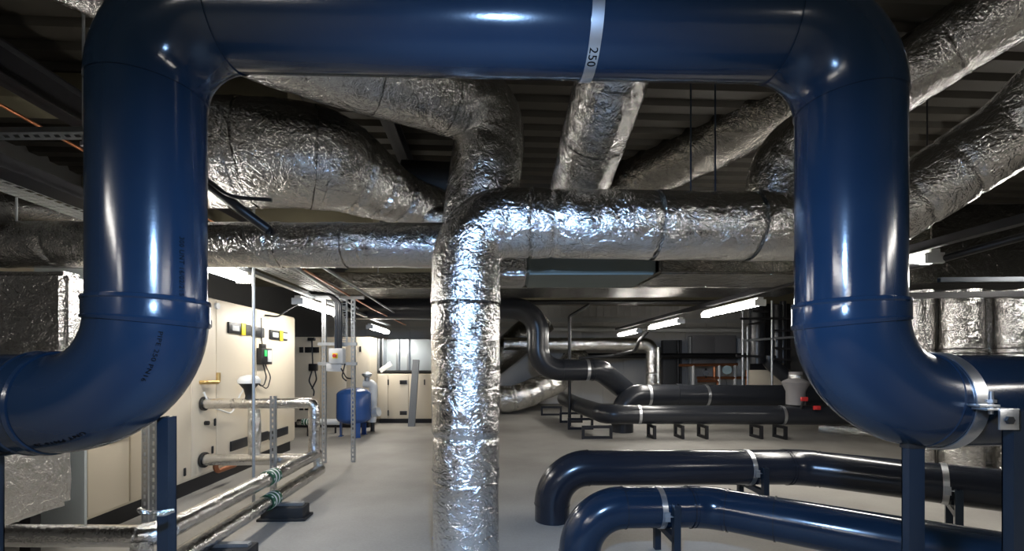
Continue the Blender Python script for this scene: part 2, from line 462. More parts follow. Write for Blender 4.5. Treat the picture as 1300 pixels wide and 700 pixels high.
# ================================================================== foreground pipe frame
ZL, ZRt = 1.165, 1.222
LX = -0.940
def fr(X, z):                              # the frame stands in one vertical plane
    f = (X - LX) / (0.915 - LX)
    return Vector((X, ZL + (ZRt - ZL) * f, z))
RXc = 0.915
Ztop = H + 0.903; Zarm = H - 0.101
pts = [fr(-2.6, Zarm), fr(LX, Zarm), fr(LX, Ztop), fr(RXc, Ztop), fr(RXc, Zarm), fr(2.6, Zarm)]
R1, R2 = 0.222, 0.205
pp = Path(pts, [0, R1, R2, R2, R1, 0], ds=0.03)
a = pp.arcs
frame_t, fp = pvc_line('blue_pipe', 'thick navy blue plastic pipe arching over the foreground from left to right', pts, [0, R1, R2, R2, R1, 0], 0.25, PVC,
    collars=[(a[0][0] - 0.055, a[0][0] - 0.005), (a[0][1] - 0.015, a[0][1] + 0.043), (a[3][0] - 0.043, a[3][0] + 0.015)],
    rings=[a[3][1] - 0.03], seg=96)
# find the angle that faces a given direction
def theta_for(path, s, d):
    p, t, n = path.at(s); b_ = t.cross(n); d = d - t * d.dot(t)
    return math.atan2(d.dot(b_), d.dot(n))
def to_cam(path, s, turn=0.0):
    p, t, n = path.at(s); d = Vector((0, 0, H)) - p
    return theta_for(path, s, d) + turn
s_ = a[0][1] + 0.196
th = theta_for(fp, s_, Vector((0.93, -0.36, 0)))
wrap_text('printed_text', '300 UNT 16/02/215', fp, s_, th, 0.125, 0.0165, INK, frame_t, reverse=True, flip=True)
th = theta_for(fp, a[0][1] - 0.02, Vector((0.76, -0.65, 0)))
wrap_text('printed_text', 'PIPE 250 PN16', fp, a[0][1] - 0.03, th, 0.1285, 0.0135, INK, frame_t, reverse=True, flip=True)
wrap_text('printed_text', 'UNT PN16 25', fp, a[0][1] - 0.25, th, 0.1285, 0.0135, INK, frame_t, reverse=True, flip=True)
settle(frame_t)
# steel band with the handwritten size, round the top pipe
sx = a[1][1] + (0.205 - (LX + R2)) * (fr(1, 0) - fr(0, 0)).length
t = root('pipe_clamp', 'bright steel clamp band marked 250 around the top blue pipe', 'pipe clamp')
band('clamp_band', fp, sx, 0.125, 0.030, BAND, t, 96, 0.003)
th = theta_for(fp, sx, Vector((0, -0.36, -0.93)))
bm_o = wrap_text('size_marking', '250', fp, sx, th, 0.1288, 0.031, INK, t)
# rotate marking so that it reads along the band
P_, T_, N_ = fp.at(sx)
b_ = T_.cross(N_)
for v in bm_o.data.vertices:
    d = v.co - P_; x = d.dot(T_); ra = d - T_ * x; ang = math.atan2(ra.dot(b_), ra.dot(N_)); rr = ra.length
    arc = (ang - th) * 0.1288; cx = x - 0.029
    nx, narc = arc, -cx
    sgn = 1 if (b_ * math.cos(th) - N_ * math.sin(th)).z > 0 else -1
    ang2 = th + sgn * (-cx) / 0.1288
    v.co = P_ + T_ * arc + (N_ * math.cos(ang2) + b_ * math.sin(ang2)) * rr
settle(t)

# strut stands of the frame
def stand_post(name, label, x, y, ztop, clamp=None, mat=STRUT, cat='support post', group=None, ry=-1, wd=.041, dp=None):
    t = root(name, label, cat, group)
    bm = BM(); channel_post(bm, Vector((x, y, 0.006)), Vector((x, y, ztop)), Vector((0, ry, 0)), wd, dp or wd, solid=True); link('post', bm, mat, t, smooth=False)
    bm = BM(); mbox(bm, (x - .06, y - .05, 0), (x + .06, y + .07, .006), None, .001); link('foot_plate', bm, mat, t)
    return t
t = stand_post('support_post', 'dark blue strut post under the left pipe arm at the left edge', -1.310, 1.10, Zarm - .131)
bm = BM(); mbox(bm, (-1.34, 1.08, Zarm - .133), (-1.28, 1.24, Zarm - .127), None, .001); link('saddle', bm, STRUT, t); settle(t)
t = stand_post('support_post', 'dark blue strut post below the left elbow with foil scrap on it', -0.952, 1.225, Zarm - .045, wd=.030)
bm = BM()
pth = Path([Vector((-0.975, 1.175, 0.748)), Vector((-0.94, 1.145, 0.752)), Vector((-0.895, 1.140, 0.748)), Vector((-0.872, 1.16, 0.752))], 0.02, 0.01)
sweep(bm, pth, 0, pth.L, 0.006, 0.006, 10, creasy(0.004, 8)); link('foil_tie', bm, FOILW, t); settle(t)
t = stand_post('support_post', 'dark blue strut post under the bend of the right blue elbow', 1.071, 1.19, Zarm - .10, dp=.021)
bm = BM(); mbox(bm, (1.048, 1.186, Zarm - .125), (1.094, 1.215, Zarm - .10), None, .002); link('post_cap', bm, BLACK, t); settle(t)
# right bracket post with clamp
t = stand_post('bracket_post', 'blue strut post with bolted bracket clamping the right pipe arm', 1.209, 1.066, Zarm - .012, dp=.024)
bm = BM(); mbox(bm, (1.120, 1.058, Zarm - .010), (1.196, 1.095, Zarm - .005), None, .001)
mbox(bm, (1.148, 1.056, Zarm - .055), (1.196, 1.061, Zarm - .005), None, .001); mbox(bm, (1.192, 1.056, Zarm - .055), (1.196, 1.090, Zarm - .005), None, .001)
br = link('bracket', bm, BAND, t)
bm = BM(); cyl(bm, (1.168, 1.050, Zarm - .032), (1.168, 1.056, Zarm - .032), .010, seg=6); link('bolt', bm, BLACK, br)
bm = BM(); cyl(bm, (1.148, 1.076, Zarm - .02), (1.148, 1.076, Zarm + .035), .005, seg=12); cyl(bm, (1.148, 1.076, Zarm + .008), (1.148, 1.076, Zarm + .015), .010, seg=6); link('bolt', bm, BAND, br)
band('clamp_band', fp, a[3][1] + 0.012, 0.1285, 0.032, BAND, t, 96, 0.003)
bm = BM(); mbox(bm, (1.115, 1.070, Zarm - .003), (1.165, 1.110, Zarm + .003), None, .001); link('clamp_ear', bm, BAND, t)
settle(t)

# ================================================================== the two low pipes on the right
def u_stand(name, label, c, along, half, ztop, zcross, mat=STRUT, group=None, clamp=None, wd=.036):
    """H shaped stand astride a pipe: a leg each side and a cross bar under it; c on the pipe axis"""
    t = root(name, label, 'pipe stand', group); n = Vector((-along.y, along.x, 0)).normalized()
    for sgn in (-1, 1):
        q = c + n * half * sgn; q.z = 0
        bm = BM(); channel_post(bm, q, q + ZX * (ztop if sgn < 0 else zcross), -n, wd, wd, solid=True); link('leg', bm, mat, t, smooth=False)
    q0 = c - n * half; q1 = c + n * half; q0.z = q1.z = zcross - wd / 2
    bm = BM(); beam(bm, q0, q1, wd, wd); link('cross_bar', bm, mat, t, smooth=False)
    return t
YA = 3.25; zA = H - 0.755
dA = Vector((0.80, -0.60, 0))
pA = [at(701, 700, YA), at(701, 0, YA), at(1030, 0, YA)]
xA0 = (701 - 650) / F * YA; xA1 = (1020 - 650) / F * YA
pts = [Vector((xA0, YA, 0.0)), Vector((xA0, YA, zA)), Vector((xA1, YA + .03, zA)), Vector((xA1, YA + .03, zA)) + dA * 2.1]
t, p = pvc_line('floor_pipe', 'thick black plastic pipe rising from floor, farther of the two low pipes at right', pts, [0, .26, .28, 0], 0.25, PVCD, rings=[], seg=72)
a = p.arcs
for d in (a[0][0], a[0][1], a[1][0] - .02, a[1][1] + .02): band('weld_bead', p, d, 0.1255, 0.006, PVCD, t, 72, 0.004)
band('weld_bead', p, a[1][1] + 1.02, 0.1255, .006, PVCD, t, 72, .004)
settle(t)
Apath = p
def clampstand(name, label, path, s, rad, half, zext=0.0, back=0.0):
    P_, T_, N_ = path.at(s); al = Vector((T_.x, T_.y, 0)).normalized()
    n = Vector((-al.y, al.x, 0))
    c = P_ + al * 0.05
    t = u_stand(name, label, c, al, half, P_.z + zext, P_.z - rad - 0.008)
    band('clamp_band', path, s, rad, 0.030, BAND, t, 72, 0.003)
    q = P_ - n * (rad + .012) + al * .012; q.z = P_.z - .01
    bm = BM(); beam(bm, q - al * .008 - ZX * .03, q - al * .008 + ZX * .02, .03, .012, n); mbox(bm, (-.02, -.012, -.004), (.045, .012, .0), Matrix.Translation(q) @ Matrix.Rotation(math.atan2(al.y, al.x), 4, 'Z'), .001)
    link('clamp_ear', bm, GALV, t)
    return settle(t)
sA = a[0][1] + (xx := (950 - 650) / F * YA - (xA0 + .26))
clampstand('pipe_stand', 'dark strut stand clamped at mid length of the farther low pipe', Apath, sA, .125, .165, 0.03)
clampstand('pipe_stand', 'dark strut stand at the right end of the farther low pipe', Apath, a[1][1] + 0.66, .125, .165, 0.0)
YB = 2.56; zB = H - 0.822
xB0 = (736 - 650) / F * YB; xB1 = (900 - 650) / F * YB
pts = [Vector((xB0, YB, 0)), Vector((xB0, YB, zB)), Vector((xB1, YB + .02, zB)), Vector((xB1, YB + .02, zB)) + dA * 2.3]
t, p = pvc_line('floor_pipe', 'thick navy plastic pipe rising from floor, nearer of the two low pipes at right', pts, [0, .25, .26, 0], 0.228, PVC, seg=72)
b2 = p.arcs
for d in (b2[0][0], b2[0][1] - .0, b2[1][0] - .02, b2[1][1] + .02): band('weld_bead', p, d, 0.1145, 0.006, PVCD, t, 72, 0.004)
band('weld_bead', p, b2[1][1] + .25, 0.1145, .005, PVCD, t, 72, .004)
settle(t)
sB = b2[0][1] + (837 - 650) / F * YB - (xB0 + .25)
clampstand('pipe_stand', 'blue grey strut stand clamped to the nearer low pipe', p, sB, .114, .15, 0.055)

# ================================================================== central foil pipe
YC = 2.30
cx = (591.5 - 650) / F * YC
zt = H + (HY - 283) / F * YC
pts = [Vector((cx, YC, 0)), Vector((cx, YC, zt)), Vector((1.88, YC + .10, zt + .0)), at(1290, 165, 2.10), at(1420, 40, 1.8)]
def csm(path): return 0.172
pt = Path(pts, [0, .225, .30, .25, 0], ds=.02)
zof = lambda py: H + (HY - py) / F * YC
v_seams = [zof(q) for q in (605, 552, 487, 385)]
h0 = pt.arcs[0][1]; x_h0 = cx + .225
h_seams = [h0 + ((q - 650) / F * YC - x_h0) for q in (674, 702, 833, 960)]
def rcen(path):
    def r(s):
        q = 0.1735
        if s < zof(552): q = 0.168
        return q
    return r
foil_t, cp = foil_duct('foil_pipe', 'shiny foil wrapped pipe standing mid room and bending right along the ceiling', pts, [0, .225, .30, .25, 0], .34,
    seams=v_seams + h_seams + [pt.arcs[1][0] + .05, pt.arcs[1][1] + .1, pt.arcs[1][1] + .3], amp=0.0035, ds=0.0125, seg=112, rf=rcen, depth=.012, width=.010,
    mat=FOILC, tapes=[v_seams[0] + .02, v_seams[2] + .02, v_seams[3] + .02, h_seams[0] + .03, h_seams[2] + .03, h_seams[3] + .03], cat='pipe')
settle(foil_t)

# ================================================================== other foil ductwork below the roof
def put(*args, **k):
    t, p = foil_duct(*args, **k); settle(t); return p
put('foil_duct', 'wide foil duct sloping from upper left then bending down behind the central pipe',
    [at(150, -40, 1.95), at(420, 70, 2.5), at(628, 138, 3.15), at(604, 303, 3.17)], [0, .5, .24, 0], .50, seams=[.55, 1.15, 1.62, 2.0], amp=.007, seg=96, ds=.018, tapes=[1.15, 1.62], seed=3)
put('foil_duct', 'steep foil duct coming down between the wide bent duct and the threaded rods',
    [at(800, 20, 1.95), at(733, 245, 2.85), at(725, 300, 3.0)], [0, .3, 0], .36, seams=[.25, .62], depth=.014, amp=.004, seg=84, ds=.018, tapes=[.62], seed=5)
put('foil_duct', 'dark crumpled foil duct rising to the right behind the threaded rods',
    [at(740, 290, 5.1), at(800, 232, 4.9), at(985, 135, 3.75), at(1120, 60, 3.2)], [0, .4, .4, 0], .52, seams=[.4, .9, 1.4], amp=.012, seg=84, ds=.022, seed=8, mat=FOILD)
put('foil_duct', 'foil duct with rounded bend left of the right blue riser, rising to upper right corner',
    [at(992, 330, 3.3), at(985, 205, 3.3), at(1200, 62, 2.75), at(1400, -70, 2.3)], [0, .30, .3, 0], .42, seams=[.35, .75, 1.2, 1.7], amp=.005, seg=84, ds=.02, seed=11, tapes=[1.2])
def gr(p):
    return lambda s: 0.345 - 0.12 * max(0, min(1, (s - .95) / .6))
put('foil_duct', 'biggest foil duct, a fat segmented bend beside the left blue riser',
    [at(225, 195, 3.0), at(405, 197, 3.12), at(525, 262, 3.9), at(580, 282, 4.25)], [0, .55, .3, 0], .65, rf=gr, seams=[.45, .88, 1.12, 1.36, 1.6], amp=.010, depth=.03, width=.016, seg=110, ds=.02, seed=14, tapes=[.45, .88])
put('foil_pipe', 'long level foil pipe crossing behind the left blue riser to the central pipe',
    [at(-120, 311, 2.62), at(250, 311, 2.72), at(575, 312, 2.74)], [0, 0, 0], .268, seams=[.55, .85, 1.55, 2.13, 2.52], amp=.0045, depth=.012, ds=.014, seg=84, seed=17, tapes=[.55, 1.55, 2.13, 2.52], tape_w=.03, cat='pipe')
put('wrapped_duct', 'matt black wrapped duct between the fat bend and wide bent duct',
    [at(512, 235, 4.3), at(640, 238, 4.4)], [0, 0], .44, mat=WRAP, amp=.004, seg=48, ds=.05, seed=19, cat='duct')
put('foil_duct', 'bright short foil duct seen below the black wrapped duct',
    [at(540, 277, 3.85), at(655, 276, 3.9)], [0, 0], .19, amp=.006, seg=60, ds=.02, seed=21, mat=FOIL)
put('foil_duct', 'corner of a foil duct at the top left beside the blue elbow',
    [at(-20, -75, 1.75), at(120, -10, 2.15), at(240, 40, 2.6)], [0, .3, 0], .22, amp=.005, seg=60, ds=.02, seed=23)
put('foil_pipe', 'level foil pipe high at the right edge in deep shadow',
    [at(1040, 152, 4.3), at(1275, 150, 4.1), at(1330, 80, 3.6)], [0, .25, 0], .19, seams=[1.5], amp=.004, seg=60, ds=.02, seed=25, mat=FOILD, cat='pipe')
put('foil_duct', 'crumpled foil duct stub peeping between right blue riser and bent foil pipe',
    [at(1060, 222, 3.6), at(1190, 215, 3.5), at(1260, 190, 3.3)], [0, .2, 0], .22, amp=.012, seg=60, ds=.018, seed=27, mat=FOILW)
put('foil_duct', 'foil duct behind cable trays at left above the long level pipe',
    [at(-60, 262, 3.6), at(40, 268, 3.7), at(200, 290, 4.2)], [0, .3, 0], .36, amp=.008, seg=60, ds=.022, seed=29, mat=FOILM)
# rectangular duct under the main run
def rect_duct(name, label, a_, b_, wd, ht, mat, amp=.003, n=.05, cat='duct', rnd=.015):
    M, L = frame_between(a_, b_)
    bm = BM(); foil_block(bm, (0, -wd / 2, -ht / 2), (L, wd / 2, ht / 2), M, n, amp, rnd=rnd)
    return settle(tag(link(name, bm, mat, sharp=50), label, cat))
ya = 3.0
rect_duct('rectangular_duct', 'grey green boxed duct under the horizontal foil run', at(668, 336, ya), at(818, 336, ya), .5, .23, DUCTG, .001, .2)
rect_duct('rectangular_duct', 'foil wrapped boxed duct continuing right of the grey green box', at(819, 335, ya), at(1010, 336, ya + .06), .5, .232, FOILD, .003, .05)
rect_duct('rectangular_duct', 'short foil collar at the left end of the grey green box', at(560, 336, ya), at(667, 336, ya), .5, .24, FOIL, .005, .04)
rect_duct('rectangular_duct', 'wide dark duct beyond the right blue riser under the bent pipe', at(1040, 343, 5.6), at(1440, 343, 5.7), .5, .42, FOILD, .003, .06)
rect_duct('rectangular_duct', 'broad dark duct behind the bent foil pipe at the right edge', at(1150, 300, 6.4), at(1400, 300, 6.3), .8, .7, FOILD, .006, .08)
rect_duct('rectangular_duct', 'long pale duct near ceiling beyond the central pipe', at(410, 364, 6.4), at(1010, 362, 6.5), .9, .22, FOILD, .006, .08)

for px in (480, 760, 900):
    q = at(px, 352, 6.45); bm = BM(); cyl(bm, (q.x, q.y, q.z - .02), (q.x, q.y, ZC), .006, seg=8); settle(tag(link('threaded_rod', bm, GALV), {480: 'far rod holding the long pale duct, left one', 760: 'far rod holding the long pale duct, middle one', 900: 'far rod holding the long pale duct, right one'}[px], 'hanging rod'))
# right-hand vertical foil columns
specs = [(1168, 5.1, .27, 'leftmost foil column behind the right blue elbow'), (1220, 4.9, .38, 'widest foil column behind the right arm, second from left'),
         (1254, 5.0, .17, 'slim foil column between the two wide ones at right'), (1287, 4.7, .31, 'foil column nearest the right edge with dark straps'), (1330, 5.2, .3, 'foil column just past the frame edge')]
for i, (px, Y, D, lab) in enumerate(specs[:4]):
    base = at(px, 462, Y); base.z = 0.02; topz = H + (HY - 370) / F * Y
    t, p = foil_duct('foil_column', lab, [base, Vector((base.x, base.y, topz))], None, D, seams=[.2, .9, 1.18 + .03 * i, 1.35], amp=.005, seg=60, ds=.02, seed=31 + i, group=None, cat='duct')
    if i in (1, 3):
        band('strap', p, 1.22, D / 2 + .006, .012, BLACK, t, 60, .003); band('strap', p, 1.27, D / 2 + .006, .012, BLACK, t, 60, .003)
    settle(t)
t = root('steel_channel', 'dark steel channel crossing above the foil columns', 'channel')
bm = BM(); beam(bm, at(1140, 376, 4.6), at(1400, 372, 4.5), .06, .06); link('channel', bm, DKST, t, smooth=False); settle(t)
t = root('steel_channel', 'thin galvanised channel above the foil columns at the right edge', 'channel')
bm = BM(); slotted(bm, at(1192, 353, 4.3), at(1400, 352, 4.2), .041, .05, .028, .014, .003, wing=.04); link('channel', bm, STRUT, t, smooth=False); settle(t)

# ================================================================== roof steel
def steel_beam(name, label, a_, b_, h=.2, wd=.1, mat=DKST):
    """I-section"""
    M, L = frame_between(a_, b_); bm = BM()
    box(bm, (0, -wd / 2, -h / 2), (L, wd / 2, -h / 2 + .012), M); box(bm, (0, -wd / 2, h / 2 - .012), (L, wd / 2, h / 2), M); box(bm, (0, -.005, -h / 2), (L, .005, h / 2), M)
    return settle(tag(link(name, bm, mat, smooth=False), label, 'beam'))
steel_beam('steel_beam', 'dark steel joist running into depth at upper left', rm(-2.75, .6, ZC - .42), rm(-2.75, 12.4, ZC - .42), .20, .12)
steel_beam('steel_beam', 'dark steel joist above the central pipe running into depth', rm(-.84, -2, ZC - .07), rm(-.84, 12.4, ZC - .07), .14, .10)
steel_beam('steel_beam', 'dark steel joist over the right foil columns', rm(4.4, -2, ZC - .12), rm(4.4, 12.4, ZC - .12), .24, .12)
for (v, z0, lab, u0, u1) in ((3.42, H + 1.93, 'olive concrete bulkhead above the fat foil bend', -4.6, -1.5), (5.3, ZC - .5, 'olive concrete downstand beam beside the left blue riser', -4.6, -1.35), (8.7, ZC - .62, 'olive concrete beam across the room, nearer of the two far ones', UL, UR), (11.2, ZC - .62, 'olive concrete beam across the room before the far wall', UL, UR)):
    bm = BM(); t_ = BM(); rbox(bm, u0, u1, v, v + .3, z0, ZC); bevel(bm, .01)
    settle(tag(link('concrete_beam', bm, OLIVE, sharp=30), lab, 'beam'))
# black service pipe across the room
def plain_tube(name, label, pts, r, mat, cat='pipe', rads=None, group=None, seg=14, ds=.05):
    bm = BM(); tube(bm, pts, r, rads, seg, ds)
    return settle(tag(link(name, bm, mat), label, cat, group))
plain_tube('service_pipe', 'thin black level pipe hung across the room under the far beams', [at(560, 384, 8.2), at(918, 384, 8.2)], .045, BLACK)
plain_tube('drop_pipe', 'slim black pipe dropping to the floor beside the big dark elbow', [at(748, 387, 8.15), at(723, 402, 8.15), Vector((at(723, 402, 8.15).x, 8.15, 0))], .03, BLACK, rads=[0, .05, 0])
plain_tube('dark_pipe', 'black level pipe along the far wall behind the foil drop', [at(715, 452, 11.6), at(990, 452, 11.6)], .07, BLACK)
plain_tube('cable', 'black cable hanging from the far right ceiling light', [at(822, 421, 9.0), at(812, 432, 9.0), at(806, 446, 9.2), at(780, 452, 9.6), at(735, 455, 9.8)], .035, BLACK, 'cable', rads=.15)
plain_tube('cable_bundle', 'thick black cables crossing diagonally beside the left blue riser', [at(255, 226, 2.5), at(300, 262, 2.5), at(340, 291, 2.6)], .028, BLACK, 'cable', rads=.2)
plain_tube('cable', 'thin black cable looping above the thick diagonal cables', [at(262, 228, 2.46), at(290, 250, 2.42), at(345, 254, 2.44)], .010, BLACK, 'cable', rads=.2)
plain_tube('copper_pipe', 'thin copper pipe running into depth at the left edge', [rm(-2.95, 2.2, H + 1.58), rm(-2.95, 5.5, H + 1.50)], .011, COPPER)
plain_tube('copper_pipe', 'second thin copper pipe lower down behind the strut hanger', [rm(-3.1, 3.0, H + 1.32), rm(-3.1, 7, H + 1.32)], .011, COPPER)
plain_tube('copper_pipe', 'copper pipe under the roof left of the central pipe', [at(385, 342, 3.4), at(430, 368, 4.6), at(472, 392, 6.4), at(515, 413, 8.5)], .010, COPPER)
plain_tube('conduit', 'pale steel conduit running into depth left of the central pipe', [at(405, 336, 3.2), at(505, 400, 7.6)], .011, GALV, 'conduit')
plain_tube('conduit', 'second pale steel conduit beside the first, farther left', [at(360, 330, 3.0), at(455, 392, 6.6)], .012, GALV, 'conduit')
# rods
def rod(name, label, x, y, z0, z1=ZC, r=.006, mat=GALV, group='threaded hanging rods'):
    bm = BM(); cyl(bm, (x, y, z0), (x, y, z1), r, seg=8)
    return settle(tag(link(name, bm, mat), label, 'hanging rod', group))
q = at(877, 240, YC + .02); rod('threaded_rod', 'threaded rod into the horizontal foil run, left one of the pair', q.x, q.y, q.z - .02, r=.0045, mat=STRUT, group=None)
q = at(908, 240, YC + .02); rod('threaded_rod', 'threaded rod into the horizontal foil run, right one of the pair', q.x, q.y, q.z - .02, r=.0045, mat=STRUT, group=None)
q = at(106, 180, 2.2); rod('threaded_rod', 'threaded rod left of the left blue riser holding the strut hanger', q.x, q.y, q.z, r=.006, group=None)
q = at(1177, 240, 3.4); rod('threaded_rod', 'thin dark rod right of the right blue riser', q.x, q.y, q.z, r=.006, mat=DKST, group=None)
q = at(21, 283, 2.66); rod('threaded_rod', 'short rod down to the long level foil pipe near left edge', q.x, q.y, q.z - .01, z1=H + .985, r=.006, group=None)
q = at(322, 605, 3.55); rod('threaded_rod', 'full height pale rod beside the cream cabinet and foil riser', q.x, q.y, 0.0, r=.012, mat=GALV, group=None)

# strut hanger top left and cable trays
t = root('strut_hanger', 'galvanised strut rail hung at upper left over the trays', 'strut rail')
bm = BM(); q0 = at(-40, 173, 2.2); q1 = at(112, 172, 2.2); slotted(bm, q0, q1, .041, .05, .028, .014, .003, up=Vector((0, -.5, -.86)), wing=.04); link('rail', bm, GALV, t, smooth=False)
bm = BM(); cyl(bm, at(106, 186, 2.16), at(106, 181, 2.16), .014, seg=6); link('nut', bm, GALV, t); settle(t)
def cable_tray(name, label, a_, b_, wd=.3, ht=.05, mat=TRAYM):
    """perforated tray with upstands"""
    M, L = frame_between(a_, b_); t = root(name, label, 'cable tray')
    bm = BM(); n = max(4, int(wd / .045)); pit = wd / n
    for i in range(n + 1):
        y = -wd / 2 + i * pit; box(bm, (0, max(-wd / 2, y - .006), 0), (L, min(wd / 2, y + .006), .0016), M)
    k = int(L / .06)
    for i in range(k): box(bm, (i * .06, -wd / 2, 0.0), (i * .06 + .016, wd / 2, .0014), M)
    link('tray_bed', bm, mat, t, smooth=False)
    for s in (-1, 1):
        bm = BM(); box(bm, (0, s * wd / 2 - .001, 0), (L, s * wd / 2 + .001, ht), M); box(bm, (0, s * wd / 2 - (.012 if s > 0 else 0), ht), (L, s * wd / 2 + (.012 if s < 0 else 0), ht + .0015), M)
        link('side_rail', bm, mat, t, smooth=False)
    return t, M, L
t, M, L = cable_tray('cable_tray', 'perforated cable tray with dark side rail at upper left', rm(-2.72, 1.5, H + 1.02), rm(-2.72, 4.2, H + 1.02), .34)
settle(t)
t = root('cable_trunking', 'dark trunking rail running along under the upper left tray', 'trunking')
bm = BM(); rbox(bm, -2.50, -2.44, 1.45, 3.9, H + .985, H + 1.055); link('trunking_body', bm, DKST, t, smooth=False)
bm = BM(); rbox(bm, -2.56, -2.40, 1.45, 3.9, H + .970, H + .984); link('trunking_lid', bm, DKST, t, smooth=False); settle(t)
t, M, L = cable_tray('cable_tray', 'galvanised cable tray running to the strut rack at left', rm(-1.75, 3.05, H + .77), rm(-1.75, 5.1, H + .77), .26, .05)
for k in range(5):
    bm = BM(); tube(bm, [M @ Vector((0, -.09 + k * .042, .016)), M @ Vector((L, -.09 + k * .042, .016))], .013, seg=8); link('cable', bm, BLACK if k % 2 else GREYP, t)
settle(t)

# ================================================================== lighting battens
def batten(a_, b_, wd=.095, ht=.06):
    """local build at origin along x; placed by dup"""
BL = 1.24
def make_batten(label):
    t = root('ceiling_light', label, 'ceiling light')
    bm = BM(); mbox(bm, (-BL / 2, -.03, .045), (BL / 2, .03, .085), None, .004); link('housing', bm, WHITE, t)
    # diffuser: rounded trough
    bm = BM(); prof = [(.055 * math.cos(x), .045 - .05 * math.sin(x)) for x in [PI * i / 10 for i in range(11)]]
    A = [bm.verts.new((-BL / 2 + .02, y, z)) for y, z in prof]; B = [bm.verts.new((BL / 2 - .02, y, z)) for y, z in prof]
    for i in range(10): bm.faces.new((A[i], A[i + 1], B[i + 1], B[i]))
    bm.faces.new((A[0], B[0], B[-1], A[-1])); bm.faces.new(A); bm.faces.new(B[::-1])
    link('diffuser', bm, LIT, t, sharp=60)
    for s in (-1, 1):
        bm = BM(); x = s * (BL / 2 - .01); mbox(bm, (x - .012, -.058, -.008), (x + .012, .058, .06), None, .004); link('end_cap', bm, WHITE, t)
    return t
proto = None
def light(u, v, z, label, rz=0.0):
    global proto
    p = rm(u, v, H + z)
    if proto is None: proto = make_batten(label); o = proto; o.location = p; o.rotation_euler = (0, 0, YAW + PI / 2 + rz)
    else: o = dup(proto, p, YAW + PI / 2 + rz, label)
    return o
light(-1.98, 3.12, .655, 'lit fluorescent light just right of the left blue riser')
light(-1.98, 5.35, .62, 'lit fluorescent light behind the strut rack')
light(-1.98, 8.15, .58, 'lit fluorescent light over the far cream cabinets')
light(2.84, 3.34, .65, 'lit fluorescent light emerging right of the right blue riser')
light(2.86, 5.22, .62, 'largest lit fluorescent light left of the right blue riser')
light(2.86, 7.2, .61, 'lit fluorescent light in mid row between the two others')
light(2.86, 9.1, .60, 'farthest lit fluorescent light, beside the hanging black cable')
# same rows continued behind the photographer, and the row beyond the right ducts
light(-1.98, -0.55, .75, 'fluorescent light behind the photographer, left row')
light(2.84, -0.55, .75, 'fluorescent light behind the photographer, right row')
light(-1.98, -2.3, .75, 'fluorescent light at the rear wall, left row')
light(2.84, -2.3, .75, 'fluorescent light at the rear wall, right row')
light(5.4, 3.6, .9, 'fluorescent light beyond the right foil columns')
# trunking over the right row
t = root('light_trunking', 'dark trunking carrying the right row of lights', 'trunking')
bm = BM(); rbox(bm, 2.83, 2.89, 1.3, 10.0, H + .75, H + .80); link('trunking_body', bm, DKST, t, smooth=False); settle(t)
plain_tube('conduit', 'glossy dark conduit sloping to the right edge beside the light', [at(1120, 347, 3.1), at(1188, 331, 2.9), at(1330, 292, 2.55)], .024, BLACK, 'conduit', rads=.3)
t = root('light_trunking', 'dark steel rail over the left row of lights', 'trunking')
bm = BM(); rbox(bm, -2.01, -1.95, 2.9, 9.0, H + .745, H + .775); link('trunking_body', bm, GALV, t, smooth=False); settle(t)
# work lamp by the photographer
t = root('work_lamp', 'small round cool white work lamp hung near the photographer', 'lamp')
LP = Vector((0.0, 0.24, H + 0.47))
bm = BM(); lathe(bm, LP + Vector((0, 0, .05)), [(.03, 0), (.07, .01), (.06, .05), (.012, .07)], 24); link('shade', bm, BLACK, t)
bm = BM(); cyl(bm, LP + Vector((0, 0, .11)), (LP.x, LP.y, ZC), .004, seg=8); link('cord', bm, BLACK, t)
settle(t)
ld = bpy.data.lights.new('work_lamp_light', 'SPOT'); ld.energy = LAMP_W; ld.color = (0.34, 0.58, 1.0); ld.shadow_soft_size = 0.04
ld.spot_size = math.radians(130); ld.spot_blend = 1.0
lo = bpy.data.objects.new('work_lamp_light', ld); COL.objects.link(lo); lo.parent = t; lo.location = LP - t.location
lo.rotation_euler = Vector((0, 0.88, -0.50)).to_track_quat('-Z', 'Y').to_euler()

# ================================================================== left: air handling unit and its pipes
UF = -2.55                                   # face plane
def ahu_face(t, seams, z0, z1, v0, v1, depth=1.3, mat=CREAM):
    bm = BM(); M = MR
    mbox(bm, (UF - depth, v0, z0), (UF - .012, v1, z1), M, .006); link('casing', bm, mat, t)
    ed = [v0] + seams + [v1]
    for s0, s1 in zip(ed, ed[1:]):
        bm = BM(); mbox(bm, (UF - .02, s0 + .006, z0 + .02), (UF, s1 - .006, z1 - .015), M, .006); link('access_panel', bm, mat, t)
t = root('air_handling_unit', 'long cream air handling cabinet at left with black yellow handles', 'air handling unit')
ahu_face(t, [3.32, 3.98, 4.33, 5.05], .13, 1.735, 2.98, 6.03)
bm = BM(); rbox(bm, UF - 1.25, UF - .05, 2.99, 6.0, 0, .13); link('base_rail', bm, DKST, t, smooth=False)
bm = BM(); mbox(bm, (UF - .3, 2.955, .10), (UF + .005, 2.975, 1.73), MR, .004); link('end_panel', bm, PALEM, t)
def on_face(v, z): return rm(UF, v, z)
def plaque(v0, v1, z0, z1, mat, name, th=.02, parent=None, u0=0.0):
    bm = BM(); mbox(bm, (UF + u0, v0, z0), (UF + u0 + th, v1, z1), MR, .006); return link(name, bm, mat, parent or t)
def fv(px): return 570 * 2.55 / (621 - px)      # depth on the face for a pixel column
def fz(px, py): return H + (461 - py) / F * fv(px)
